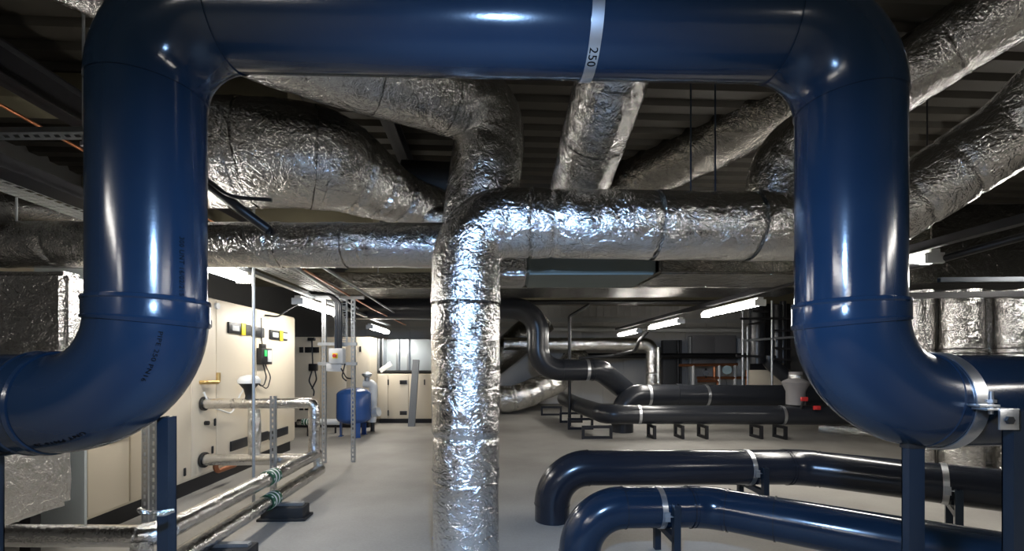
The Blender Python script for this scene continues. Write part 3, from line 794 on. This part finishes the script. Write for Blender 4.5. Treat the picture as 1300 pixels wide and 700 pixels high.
for (x0, x1, py, hh, kind) in ((298, 325, 418, .055, 1), (327, 341, 422, .055, 0), (348, 369, 426, .055, 2), (301, 322, 560, .05, 0), (337, 346, 551, .05, 0), (348, 370, 547, .05, 0)):
    zc = fz((x0 + x1) / 2, py)
    h_ = plaque(fv(x0), fv(x1), zc - hh, zc + hh, BLACK, 'handle')
    if kind:
        m_ = (fv(x0) + fv(x1)) / 2 + .03
        plaque(m_ - .02, m_ + .055, zc - hh - .006, zc + hh + .006, YEL, 'yellow_label', .004, h_, .02)
        plaque(fv(x0) + .05, m_ - .06, zc - hh * .5, zc + hh * .5, GREYP, 'grip_insert', .004, h_, .02)
        if kind == 2: plaque(m_ + .07, fv(x1) - .02, zc - hh * .6, zc + hh * .6, WHITE, 'paper_label', .004, h_, .02)
for (px, py) in ((278, 412), (283, 533), (247, 594), (222, 605), (280, 567)):
    plaque(fv(px) - .012, fv(px) + .012, fz(px, py) - .035, fz(px, py) + .035, BLACK, 'latch', .012)
bm = BM(); cyl(bm, rm(UF, fv(272), fz(272, 534)), rm(UF + .03, fv(272), fz(272, 534)), .02); link('plug', bm, BLACK, t)
bm = BM(); cyl(bm, rm(UF, fv(285), fz(285, 390)), rm(UF + .02, fv(285), fz(285, 390)), .03); link('gauge', bm, GREYP, t)
# recess with cable gland
plaque(3.13, 3.29, .66, .93, CREAMS, 'recess', .004); plaque(3.10, 3.31, .62, .66, WHITE, 'recess_sill', .02)
zb = H - 1.0
bm = BM(); tube(bm, [rm(UF, 3.2, .86), rm(UF + .05, 3.25, .84), rm(UF + .06, 3.4, .80), rm(UF, 3.6, .86)], .014, rads=.05, seg=8); link('gland_cable', bm, BLACK, t)
# controller on the face
zc = fz(340, 452)
c_ = plaque(fv(333), fv(346), zc - .09, zc + .09, BLACK, 'controller_box', .06)
plaque(fv(336), fv(339), zc - .0, zc + .07, simple('green_lamp', (.05, .6, .15), .4), 'green_label', .004, c_, .06)
plaque(fv(340), fv(345), zc - .06, zc + .07, GREYP, 'display', .004, c_, .06)
zc = fz(338, 441); plaque(fv(336), fv(341), zc - .03, zc + .04, BLACK, 'junction', .04)
bm = BM(); tube(bm, [rm(UF + .02, fv(337), fz(337, 404)), rm(UF + .02, fv(337), fz(337, 431)), rm(UF + .02, fv(340), fz(340, 447))], .006, seg=6); link('wire', bm, BLACK, t)
for off in (0, .05):
    bm = BM(); tube(bm, [rm(UF + .03, fv(338) + off, fz(338, 462)), rm(UF + .04, fv(341) + off * 2, fz(341, 478)), rm(UF + .04, fv(336 + off * 120), fz(336, 494)), rm(UF + .02, fv(333), fz(333, 485))], .006, rads=.06, seg=6); link('wire', bm, BLACK, t)
bm = BM(); tube(bm, [rm(UF + .03, fv(266), fz(266, 496)), rm(UF + .06, fv(270), fz(270, 514)), rm(UF + .06, fv(296), fz(296, 523)), rm(UF + .06, fv(306), fz(306, 500)), rm(UF + .1, fv(312), fz(312, 483))], .008, rads=.09, seg=8); link('white_hose', bm, WHITE, t)
# condensate trap in copper by the base
bm = BM(); tube(bm, [rm(UF - .02, 4.15, .30), rm(UF + .10, 4.15, .30), rm(UF + .10, 4.15, .16), rm(UF + .12, 4.45, .16), rm(UF + .12, 4.45, .24)], .022, rads=.05, seg=12); link('drain_trap', bm, simple('dull_copper', (.35, .14, .07), .45, .8), t)
bm = BM(); tube(bm, [rm(UF + .0, fv(266), fz(266, 484)), rm(UF + .05, fv(266), fz(266, 484)), rm(UF + .05, fv(281), fz(281, 484)), rm(UF + .05, fv(281), fz(281, 472))], .018, rads=.02, seg=10); link('brass_valve', bm, BRASS, t)
bm = BM(); tube(bm, [rm(UF + .01, fv(342), fz(342, 401)), rm(UF + .12, fv(346), fz(346, 403)), rm(UF + .16, fv(355), fz(355, 394)), rm(UF + .2, fv(366), H + .75)], .01, rads=.08, seg=8); link('supply_cable', bm, BLACK, t)
settle(t)
# foil wrapped plenum ahead of it
bm = BM(); foil_block(bm, (UF - 1.6, 2.43, .27), (UF + .02, 2.88, 1.04), MR, .035, .007, rnd=.035)
t = root('foil_plenum', 'big foil wrapped box duct standing at the left behind the pipe arm', 'duct'); link('foil_jacket', bm, FOILM, t, sharp=60)
bm = BM(); foil_block(bm, (UF - 1.6, 2.79, 1.0), (UF + .03, 2.95, 1.68), MR, .035, .009, rnd=.03); link('foil_upstand', bm, FOIL, t, sharp=60)
for (u_, v_) in ((UF - 1.4, 2.5), (UF - 1.4, 2.75), (UF - .12, 2.5), (UF - .12, 2.75)):
    bm = BM(); rbox(bm, u_ - .03, u_ + .03, v_ - .03, v_ + .03, 0, .29); link('leg', bm, DKST, t, smooth=False)
settle(t)

# thin insulated pipes by the cabinet
def foil_pipe(label, pts, rads, D, seams=(), amp=.0015, mat=None, parts=None, name='insulated_pipe'):
    t, p = foil_duct(name, label, pts, rads, D, seams=seams, amp=amp, seg=40, ds=.02, mat=mat or FOILM, cat='pipe', depth=.004, width=.006, f=2.0)
    return t, p
zP1 = H - .355; vP = 4.12
t, p = foil_pipe('upper insulated pipe from the cream cabinet turning down at a right angle', [rm(UF + .0, vP, zP1), rm(-1.575, vP, zP1), rm(-1.575, vP, H - .80)], [0, .05, 0], .094, [.3, .93, 1.3])
band('port_ring', p, .02, .05, .02, BLACK, t, 32, .012)
# riser with valve head
bm = BM(); q = at(322, 503, 4.1 - .02); lathe(bm, Vector((q.x, 4.01, zP1 + .04)), [(.035, 0), (.03, .03), (.045, .09), (.085, .14)], 24); link('valve_neck', bm, BLACK, t)
bm = BM(); lathe(bm, Vector((q.x, 4.01, zP1 + .18)), [(.09, 0), (.092, .03), (.07, .06), (.02, .075)], 24); link('valve_head', bm, WHITE, t)
settle(t)
q = at(327, 516, 4.05)
t, p = foil_pipe('crumpled vertical foil link between the upper and lower pipes', [Vector((q.x, 4.0, zP1 - .05)), Vector((q.x, 4.0, H - .82))], None, .10, amp=.006, mat=FOILW); settle(t)
t, p = foil_pipe('lower insulated pipe from the cream cabinet at knee height', [rm(UF, 4.12, H - .855), rm(-1.60, 4.05, H - .845)], None, .10, [.18, .7]); band('port_ring', p, .02, .055, .02, BLACK, t, 32, .012); settle(t)
def green_band(p, s, r, t):
    o = band('green_band', p, s, r, .13, GREEN, t, 40, .004)
    for d in (-.022, .022): band('white_stripe', p, s + d, r + .0045, .014, WHITE, o, 40, .001)
    # arrows as short white bars
    bm = BM()
    for k in range(8):
        th_ = k * PI / 4
        for dd in (-.052, .052):
            c = [p.pt(s + dd + a1, th_ + b1 / r, r + .0062) for a1, b1 in ((-.008, -.008), (.008, -.008), (.008, .006), (-.008, .006))]
            bm.faces.new([bm.verts.new(x) for x in c])
    bmesh.ops.solidify(bm, geom=bm.faces[:], thickness=.001)
    link('flow_arrows', bm, WHITE, o, smooth=False)
UP = -1.585
t, p = foil_pipe('upper of two long foil pipes running toward the viewer, then left', [rm(UP + .01, 4.18, H - .82), rm(UP, 2.26, H - .82), rm(UP - .02, 2.22, H - .82), rm(-3.3, 2.31, H - .82)], [0, .02, .02, 0], .102, [.3, .9, 1.93, 1.98, 2.3], amp=.002)
for a_, b_ in (((UP + .015, 4.17, H - .83), (UP + .03, 4.17, H - .93)), ((UP - .05, 2.2, H - .83), (UP - .05, 2.2, H - .95))):
    q_ = Path([rm(*a_), rm(*b_)], None, .02); link('foil_link', sweep(BM(), q_, 0, q_.L, .01, .043, 40, creasy(.004, 2)), FOILW, t)
green_band(p, 4.18 - 3.32, .051, t)
band('crumpled_joint', p, 1.95, .051, .12, FOILW, t, 40, .006); settle(t)
t, p = foil_pipe('lower of two long foil pipes running toward the viewer, near the floor', [rm(UP + .04, 4.18, H - .965), rm(UP + .04, 2.0, H - .965), rm(-3.3, 2.08, H - .965)], [0, .05, 0], .10, [.4, 1.0], amp=.002)
green_band(p, 4.18 - 3.25, .050, t); settle(t)
def block(label, u, v, rz=0):
    t = root('rubber_foot', label, 'support block')
    bm = BM(); mbox(bm, (u - .17, v - .065, 0), (u + .13, v + .065, .095), MR, .01); link('block', bm, RUB, t)
    bm = BM(); mbox(bm, (u - .19, v - .08, 0), (u + .15, v + .08, .02), MR, .005); link('flange', bm, RUB, t)
    bm = BM(); rbox(bm, u - .15, u + .11, v - .02, v + .02, .095, .115); link('channel', bm, GALV, t, smooth=False)
    return settle(t)
block('black rubber support block under the lower foil pipe, beside green band', -1.47, 3.36)
block('black rubber support block nearer the viewer under the lower foil pipe', -1.47, 2.62)
def angle_post(name, label, px, py_foot, ztop, wd=.045, mat=GALV, v=None):
    Y = F * H / (py_foot - HY); q = at(px, HY, Y); q.z = 0
    t = root(name, label, 'support post'); bm = BM(); channel_post(bm, q, q + ZX * ztop, Vector((0, -1, 0)), wd, .03); link('post', bm, mat, t, smooth=False)
    return t, q
t, q = angle_post('slotted_post', 'short slotted post holding the upper insulated pipe', 346, 628, H - .28); settle(t)
t, q = angle_post('slotted_post', 'slotted post left of the dark strut under left elbow', 184, 664, 1.0); settle(t)
t, q = angle_post('slotted_post', 'plain steel channel post between slotted and dark blue posts', 195, 672, 1.0, .05); settle(t)
# strut rack with isolator
t = root('strut_rack', 'slotted strut rack with isolator switch and cable drop', 'rack')
ql = at(411, HY, 5.1); qr = at(448, HY, 5.15)
for q in (ql, qr):
    q.z = 0; bm = BM(); channel_post(bm, q, q + ZX * (H + (HY - 377) / F * 5.1), Vector((0, -1, 0)), .045, .03); link('post', bm, GALV, t, smooth=False)
for (py, x0, x1) in ((378, 375, 462), (437, 404, 453), (462, 404, 453)):
    bm = BM(); beam(bm, at(x0, py, 5.05), at(x1, py, 5.08), .035, .035); link('rail', bm, GALV, t, smooth=False)
bm = BM(); slotted(bm, at(434, 440, 5.06), at(434, 376, 5.06), .13, .03, .02, .09, .004, up=Vector((0, -1, 0)), wing=.0); link('drop_tray', bm, GALV, t, smooth=False)
bm = BM(); mbox(bm, (0, 0, 0), (.16, .09, .17), Matrix.Translation(at(417, 462, 4.98)), .008); sw = link('isolator_box', bm, GREYP, t)
q = at(425.5, 452, 4.975); bm = BM(); mbox(bm, (-.03, -.006, -.03), (.03, .0, .03), Matrix.Translation(q), .003); yb = link('yellow_plate', bm, YEL, sw)
bm = BM(); cyl(bm, q + Vector((0, -.03, 0)), q + Vector((0, -.005, 0)), .02); link('red_knob', bm, REDP, sw)
bm = BM(); mbox(bm, (0, 0, 0), (.17, .01, .09), Matrix.Translation(at(414, 472, 5.02)), .003); link('notice_plate', bm, GREYP, t)
for k in range(4):
    bm = BM(); x = 426 + k * 2.3
    tube(bm, [at(388 + k * 2, 366 + k * 2.5, 4.75), at(414 + k * 2.5, 371 + k, 4.95), at(x, 384, 5.0), at(x, 445, 5.0)], .012, rads=.12, seg=8); link('cable', bm, BLACK if k % 2 == 0 else DKST, t)
for (x0, y0, x1, y1) in ((438, 462, 434, 484), (433, 468, 440, 481)):
    bm = BM(); tube(bm, [at(x0, y0, 4.98), at(x1, (y0 + y1) / 2 + 6, 4.96), at(x1 + 6, y1, 4.98)], .008, rads=.05, seg=6); link('loose_wire', bm, DKST, t)
settle(t)

# ================================================================== far left cabinets, tank
t = root('air_handling_unit', 'shadowed cream cabinet behind the strut rack', 'air handling unit')
def front_unit(t, x0, x1, ytop, ybot, Y, dep, mat, doors, handles=()):
    p0 = at(x0, ybot, Y); p1 = at(x1, ytop, Y)
    bm = BM(); mbox(bm, (p0.x, Y, p0.z), (p1.x, Y + dep, p1.z), None, .006); link('casing', bm, mat, t)
    for (a0, a1) in doors:
        bm = BM(); mbox(bm, (at(a0, 0, Y).x + .006, Y - .015, p0.z + .02), (at(a1, 0, Y).x - .006, Y, p1.z - .02), None, .005); link('access_panel', bm, mat, t)
    for (hx0, hx1, hy0, hy1) in handles:
        a_ = at(hx0, hy1, Y); b_ = at(hx1, hy0, Y)
        bm = BM(); mbox(bm, (a_.x, Y - .035, a_.z), (b_.x, Y - .015, b_.z), None, .004); link('handle', bm, BLACK, t)
    bm = BM(); box(bm, (p0.x + .03, Y + .04, 0), (p1.x - .03, Y + dep - .05, p0.z)); link('base_rail', bm, DKST, t, smooth=False)
front_unit(t, 366, 469, 428, 536, 7.9, .45, CREAM, [(367, 408), (408, 440), (440, 468)], [(381, 386, 441, 448), (388, 396, 441, 448), (398, 406, 441, 448), (381, 386, 515, 521), (388, 396, 515, 521), (457, 459, 440, 447)])
bm = BM(); Y = 7.87; mbox(bm, (at(394, 0, Y).x, Y - .08, at(0, 471, Y).z), (at(404, 0, Y).x, Y, at(0, 462, Y).z), None, .01); link('controller_box', bm, BLACK, t)
bm = BM(); mbox(bm, (at(392, 0, Y).x, Y - .06, at(0, 433, Y).z), (at(401, 0, Y).x, Y, at(0, 429, Y).z), None, .01); link('terminal_box', bm, BLACK, t)
bm = BM()
for (a_, b_) in (((396, 433), (397, 462)),): tube(bm, [at(*a_, Y - .03), at(*b_, Y - .03)], .012, seg=6)
tube(bm, [at(396, 471, Y - .03), at(392, 484, Y - .04), at(399, 497, Y - .03), at(398, 503, Y - .03)], .012, rads=.1, seg=6)
tube(bm, [at(400, 471, Y - .03), at(402, 482, Y - .04), at(396, 494, Y - .03)], .012, rads=.1, seg=6); link('wire', bm, DKST, t)
settle(t)
t = root('air_handling_unit', 'low cream cabinet row at the back left of the central pipe', 'air handling unit')
front_unit(t, 479, 556, 475, 532, 8.5, 1.5, CREAM, [(480, 493), (493, 519), (519, 555)], [(508, 517, 483, 488), (508, 517, 522, 527), (492.5, 494, 482, 489), (492.5, 494, 521, 528), (538.5, 540, 482, 489)])
settle(t)
bm = BM(); p0 = at(480, 473, 8.6); p1 = at(556, 430, 8.6)
t = root('sheet_metal_duct', 'pale galvanised sheet metal box standing on the low cream cabinets', 'duct')
mbox(bm, (p0.x, 8.9, p0.z), (p1.x, 10.2, p1.z), None, .004); link('body', bm, PALEM, t)
for (x0, x1) in ((480, 483), (486, 488), (501, 505), (515, 518)):
    bm = BM(); mbox(bm, (at(x0, 0, 8.75).x, 8.86 if x0 > 490 else 8.68, p0.z), (at(x1, 0, 8.75).x, 8.9, p1.z), None, .003); link('standing_seam', bm, GALV, t)
bm = BM(); box(bm, (p0.x, 8.62, p0.z - .002), (p1.x, 8.95, p0.z + .035)); link('bottom_rail', bm, BLACK, t, smooth=False)
M_ = Matrix.Translation(at(491, 469, 8.6)) @ Matrix.Rotation(-.6, 4, 'Y')
bm = BM(); mbox(bm, (-.13, 0, 0), (.13, .03, .09), M_, .004); link('loose_sheet', bm, WHITE, t)
settle(t)
t = root('leaning_channel', 'galvanised channel leaning against the low cream cabinets', 'steel channel')
bm = BM(); a_ = at(522, 543, 8.05); a_.z = 0; b_ = at(528, 457, 8.35); M, L = frame_between(a_, b_, Vector((0, -1, 0)))
box(bm, (0, -.06, 0), (L, .06, .004), M); box(bm, (0, -.06, -.05), (L, -.056, 0), M); box(bm, (0, .056, -.05), (L, .06, 0), M); link('channel', bm, simple('dull_steel', (.16, .17, .18), .6, .4), t, smooth=False); settle(t)
t = root('expansion_tank', 'dark blue domed expansion tank on three stub legs', 'tank')
q = at(449.5, HY, 7.0); q.z = 0
bm = BM(); zt_ = H - .37; zb_ = H - .95
prof = []
for i in range(9): a_ = -PI / 2 + i / 8 * PI / 2; prof.append((max(.01, .262 * math.cos(a_)), zb_ + .12 + .12 * math.sin(a_)))
for i in range(1, 10): a_ = i / 9 * PI / 2; prof.append((max(.01, .262 * math.cos(a_)), zt_ - .12 + .12 * math.sin(a_)))
lathe(bm, q, prof, 48); link('vessel', bm, TANK, t)
for k in range(3):
    a_ = -PI / 2 + k * 2 * PI / 3 + .55; d = Vector((math.cos(a_), math.sin(a_), 0))
    M = Matrix.Translation(q + d * .2) @ Matrix.Rotation(a_, 4, 'Z')
    bm = BM(); mbox(bm, (-.006, -.05, 0), (.006, .05, .32), M, .003); mbox(bm, (-.03, -.05, 0), (.03, .05, .01), M, .003); link('leg', bm, TANK, t)
bm = BM(); lathe(bm, q + Vector((0, 0, zb_ - .1)), [(.03, 0), (.03, .12)], 16); link('bottom_nozzle', bm, BLACK, t)
settle(t)
t = root('valve_assembly', 'pale pipe bend and valve rising behind the blue tank', 'valve')
bm = BM(); tube(bm, [at(472, 536, 7.5), at(474, 500, 7.5), at(474, 488, 7.5), at(462, 487, 7.5)], .07, rads=.06, seg=16); link('pipe_bend', bm, WHITE, t)
bm = BM(); c = at(466, 484, 7.45); lathe(bm, c, [(.04, 0), (.045, .06), (.08, .09), (.08, .12), (.02, .15)], 20); link('valve_head', bm, GALV, t)
bm = BM(); tube(bm, [at(468, 526, 7.45), at(481, 523, 7.4)], .075, seg=16); link('branch', bm, WHITE, t)
bm = BM(); q = at(473, 0, 7.5); cyl(bm, (q.x, 7.5, 0), (q.x, 7.5, .2), .035); link('leg', bm, BLACK, t)
settle(t)
t = root('insulated_pipe', 'short white pipe on floor stands left of the tank', 'pipe')
bm = BM(); tube(bm, [at(398, 536, 7.3), at(431, 536, 7.3)], .05); link('pipe', bm, WHITE, t)
for px in (404, 426):
    q = at(px, 536, 7.3); bm = BM(); cyl(bm, (q.x, q.y, 0), (q.x, q.y, q.z - .045), .015); link('leg', bm, DKST, t)
settle(t)
t, p = foil_duct('insulated_pipe', 'green banded pipe seen between cream cabinet and foil elbow', [at(378, 536, 7.0), at(402, 536, 7.0)], None, .09, seams=(), amp=.002, seg=24, ds=.05, cat='pipe')
green_band(p, .14, .045, t); q = at(391, 536, 7.0); bm = BM(); cyl(bm, (q.x, q.y, 0), (q.x, q.y, q.z - .04), .015); link('leg', bm, DKST, t); settle(t)

# ================================================================== right far plant: big dark pipes
t, p = pvc_line('plant_pipe', 'big black swan neck pipe dropping then sloping beside the far foil ducts', [at(440, 392, 7.3), at(683, 392, 7.3), at(683, 470, 7.3), at(762, 470, 7.4), at(808, 508, 7.75)], [0, .40, .36, .30, 0], .35, PVCF, seg=48)
for d in (p.arcs[1][1] + .05, p.arcs[2][0] - .03): band('weld_bead', p, d, .176, .02, PVCF, t, 48, .006)
band('clamp_band', p, p.arcs[2][0] - .12, .176, .05, BAND, t, 48, .004); settle(t)
t, p = pvc_line('plant_pipe', 'black level pipe behind the front one, with bright bands', [at(790, 560, 7.45), at(790, 502, 7.45), at(1060, 503, 7.6)], [0, .33, 0], .36, PVCF, seg=48)
s1 = p.arcs[0][1]
for px in (823, 897): band('clamp_band', p, s1 + (px - 790) / F * 7.45 - .33, .18, .045, BAND, t, 48, .004)
band('coupling', p, s1 + .62, .18, .1, PVCF, t, 48, .012); settle(t)
t, p = pvc_line('plant_pipe', 'front black level pipe on low stands, its left end bending back', [at(1100, 528, 6.75), at(768, 526.5, 6.85), at(738, 516, 8.0), at(716, 506, 9.3)], [0, .22, .3, 0], .285, PVCF, seg=48)
for px in (815, 994): band('clamp_band', p, (1100 - px) / F * 6.8, .143, .04, BAND, t, 48, .004)
settle(t)
stands = [(726, 556, 8.0, 'black U frame stand at the bend of the front plant pipe'), (758, 0, 7.3, 'black U frame stand farther left, under the receding pipe'), ]
def uframe(label, cx_, y0, wd, ht, al):
    t = root('pipe_stand', label, 'pipe stand', 'low black stands under the far plant pipes')
    n = al.normalized(); a_ = Vector((cx_, y0, 0)) - n * wd / 2; b_ = Vector((cx_, y0, 0)) + n * wd / 2
    for q in (a_, b_):
        bm = BM(); beam(bm, q, q + ZX * ht, .04, .04); link('leg', bm, DKST, t, smooth=False)
    bm = BM(); beam(bm, a_ + ZX * .02, b_ + ZX * .02, .04, .04); link('foot_bar', bm, DKST, t, smooth=False)
    bm = BM(); beam(bm, a_ + ZX * (ht - .02), b_ + ZX * (ht - .02), .04, .04); link('cross_bar', bm, DKST, t, smooth=False)
    return settle(t)
zR = H - (527 - HY) / F * 6.85 - .15
for (px, Y, al, wd, lab) in ((827, 6.85, VX, .26, 'low black stand just right of the front pipe bend'), (862, 6.85, VX, .26, 'low black stand second right of the bend'),
                         (892, 6.85, VX, .26, 'low black stand at the middle of the front pipe'), (960, 6.85, VX, .26, 'low black stand left of the foil fitting'), (990, 6.8, VX, .26, 'low black stand below the foil fitting'),
                         (758, 6.75, UX, .42, 'nearest black U frame left of the bend'), (737, 7.7, UX, .40, 'middle black U frame under the receding pipe'), (725, 8.6, UX, .40, 'black U frame behind the middle one'), (700, 9.8, UX, .42, 'farthest black U frame below the big foil bend')):
    q = at(px, HY, Y); uframe(lab, q.x, Y, wd, zR, al)
# big foil ducts behind
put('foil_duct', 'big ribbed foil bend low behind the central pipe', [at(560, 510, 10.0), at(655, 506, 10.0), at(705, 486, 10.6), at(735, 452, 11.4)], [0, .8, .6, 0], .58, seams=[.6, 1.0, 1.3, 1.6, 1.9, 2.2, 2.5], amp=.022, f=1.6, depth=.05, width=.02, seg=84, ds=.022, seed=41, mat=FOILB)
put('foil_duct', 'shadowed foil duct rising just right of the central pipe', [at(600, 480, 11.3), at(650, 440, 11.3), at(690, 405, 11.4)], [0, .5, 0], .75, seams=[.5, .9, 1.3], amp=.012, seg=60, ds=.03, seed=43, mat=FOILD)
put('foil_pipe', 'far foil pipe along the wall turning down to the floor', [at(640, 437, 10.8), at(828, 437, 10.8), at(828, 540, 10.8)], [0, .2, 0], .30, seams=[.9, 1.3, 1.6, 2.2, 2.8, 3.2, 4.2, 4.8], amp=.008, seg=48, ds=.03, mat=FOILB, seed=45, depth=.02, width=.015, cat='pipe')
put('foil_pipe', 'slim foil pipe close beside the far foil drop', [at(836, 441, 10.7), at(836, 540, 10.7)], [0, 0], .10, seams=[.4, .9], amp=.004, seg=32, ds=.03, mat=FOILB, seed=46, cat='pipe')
plain_tube('wall_pipe', 'grey level pipe high on the far wall', [at(680, 418, 12.0), at(960, 420, 12.0)], .06, GREYP)
# wall cabinets & copper
def wall_box(name, label, x0, x1, y0, y1, Y, dep, mat, cat, seams=()):
    t = root(name, label, cat); p0 = at(x0, y1, Y); p1 = at(x1, y0, Y)
    bm = BM(); mbox(bm, (p0.x, Y, p0.z), (p1.x, Y + dep, p1.z), None, .01); link('body', bm, mat, t)
    ed = [x0] + list(seams) + [x1]
    for a_, b_ in zip(ed, ed[1:]):
        bm = BM(); mbox(bm, (at(a_, 0, Y).x + .02, Y - .02, p0.z + .03), (at(b_, 0, Y).x - .02, Y, p1.z - .03), None, .008); link('door', bm, mat, t)
    return t
PANM = simple('mid_grey_enamel', (.2, .19, .19), .5, var=.05)
t = wall_box('wall_panel', 'grey two door wall panel above the copper pipes', 879, 935, 426, 463, 12.0, .3, PANM, 'cabinet', (907,)); settle(t)
t = wall_box('wall_panel', 'light edged dark doorway panel right of the foil drop', 842, 866, 432, 520, 12.2, .2, PANELD, 'cabinet')
bm = BM(); p0 = at(875, 520, 12.15); box(bm, (p0.x, 12.1, .0), (p0.x + .12, 12.2, at(0, 428, 12.15).z)); link('pale_jamb', bm, GREYP, t, smooth=False); settle(t)
t = wall_box('wall_panel', 'tall pale grey wall panel right of the two door panel', 936, 952, 430, 520, 12.1, .2, GREYP, 'cabinet'); settle(t)
def pipe_net(name, label, cat, lines, mat, r, extra=None):
    t = root(name, label, cat)
    for i, (ln, m_) in enumerate(lines):
        bm = BM(); tube(bm, [at(*q, 11.3) for q in ln], r, rads=.06, seg=10); link('pipe', bm, m_ or mat, t)
    return t
t = pipe_net('copper_manifold', 'copper pipework with small valves on the far wall', 'pipework', [(((862, 464), (936, 463)), None), (((885, 480), (985, 480)), None), (((880, 464), (880, 519)), WHITE), (((913, 464), (913, 500)), WHITE), (((933, 464), (933, 505)), WHITE), (((886, 484), (911, 484), (911, 505)), None), (((907, 466), (907, 482)), None), (((948, 470), (948, 500), (990, 500)), None), (((968, 456), (968, 490)), None)], COPPER, .035)
bm = BM(); cyl(bm, at(923, 470, 11.2), at(923, 470, 11.1), .11); link('gauge', bm, simple('teal_gauge', (.25, .36, .38), .4), t)
bm = BM(); cyl(bm, at(896, 474, 11.25), at(896, 474, 11.15), .07, seg=8); beam(bm, at(896, 468, 11.2), at(896, 480, 11.2), .03, .03); link('valve_wheel', bm, BLACK, t); settle(t)
plain_tube('floor_pipe', 'thin dark upright pipe at far wall by the doorway panel', [at(861, 432, 11.8), Vector((at(861, 0, 11.8).x, 11.8, 0))], .045, BLACK)
# pipe rack right
t = root('pipe_rack', 'dark frame of upright pipes and rungs left of the right blue riser', 'pipe rack')
YR = 8.6
for px, r_, m_, y0 in ((943, .02, GALV, 395), (949, .018, GALV, 415), (972, .14, PVCF, 382), (980, .02, GALV, 382), (998, .10, PVCF, 385), (1006, .06, PVCF, 380)):
    q = at(px, y0, YR); bm = BM(); zb_ = 0 if r_ < .03 else at(0, 462, YR).z
    cyl(bm, (q.x, YR if r_ < .05 else YR + .3, zb_), (q.x, YR if r_ < .05 else YR + .3, min(q.z, ZC)), r_); link('upright', bm, m_, t)
for (x0, y0, x1, y1) in ((940, 405, 1010, 404), (942, 433, 1010, 428), (935, 452, 968, 453), (955, 395, 975, 396), (950, 412, 972, 409), (982, 420, 1004, 420), (982, 442, 1004, 443), (982, 456, 1004, 457)):
    bm = BM(); beam(bm, at(x0, y0, YR - .05), at(x1, y1, YR - .05), .04, .04); link('rung', bm, GALV if (x0, y0) == (942, 433) else DKST, t, smooth=False)
bm = BM(); tube(bm, [at(976, 452, YR + .3), at(976, 460, YR + .3), at(1002, 482, YR + .2), at(1002, 500, YR + .2)], .13, rads=.2, seg=24); link('offset_pipe', bm, PVCF, t)
settle(t)
t = root('backing_board', 'cream backing boards behind the dark pipe rack', 'panel')
bm = BM(); 
for (x0, x1, y0, y1) in ((954, 966, 392, 440), (983, 996, 387, 412), (983, 996, 415, 425), (985, 995, 428, 470), (950, 1003, 470, 498)):
    p0 = at(x0, y1, 9.3); p1 = at(x1, y0, 9.3); mbox(bm, (p0.x, 9.3, p0.z), (p1.x, 9.34, p1.z), None, .005)
link('boards', bm, CREAM, t); bm = BM(); p0 = at(952, 0, 9.36); box(bm, (p0.x, 9.345, 0), (at(1003, 0, 9.36).x, 9.37, at(0, 386, 9.36).z)); link('backing', bm, DKST, t, smooth=False); settle(t)
t = root('conical_fitting', 'grey conical jacketed fitting standing on the front plant pipe', 'fitting')
c = at(1010, 514, 6.85); bm = BM(); lathe(bm, Vector((c.x, 6.85, c.z)), [(.13, 0), (.13, .20), (.16, .27), (.19, .34), (.17, .36), (.09, .40), (.09, .5)], 32); link('jacket', bm, PANM, t); 
bm = BM(); lathe(bm, Vector((c.x, 6.85, c.z + .395)), [(.095, 0), (.1, .03), (.085, .08)], 24); link('foil_neck', bm, FOILW, t)
settle(t)
for (px, py, Y, lab) in ((1021, 507, 6.62, 'red valve handle right of the conical fitting, upper'), (1037, 518, 6.58, 'red valve handle by the blue elbow edge, lower')):
    t = root('red_valve', lab, 'valve'); c = at(px, py, Y); bm = BM(); mbox(bm, (-.05, -.02, -.03), (.05, .02, .03), Matrix.Translation(c), .01); link('lever', bm, REDP, t)
    bm = BM(); cyl(bm, c, (c.x, 6.72, H - (522 - HY) / F * 6.8), .018); link('stem', bm, BLACK, t); settle(t)
put('foil_pipe', 'low foil pipe on the floor behind the right blue elbow', [at(1040, 545, 7.4), at(1290, 560, 6.0)], [0, 0], .18, amp=.02, seg=36, ds=.03, seed=51, mat=FOILW, cat='pipe')
t = root('floor_drain_valve', 'tiny blue taps on a slim pipe beside the central foil pipe', 'valve')
bm = BM(); x = (557 - 650) / F * 2.9; cyl(bm, (x, 2.9, 0), (x, 2.9, H - (668 - HY) / F * 2.9), .009, seg=10); link('pipe', bm, GALV, t)
for py in (681, 698):
    z = H - (py - HY) / F * 2.9; bm = BM()
    mbox(bm, (x - .035, 2.86, z - .006), (x + .005, 2.89, z + .006), None, .003); mbox(bm, (x - .022, 2.86, z - .022), (x - .010, 2.89, z + .022), None, .003); link('tap_handle', bm, VBLUE, t)
settle(t)
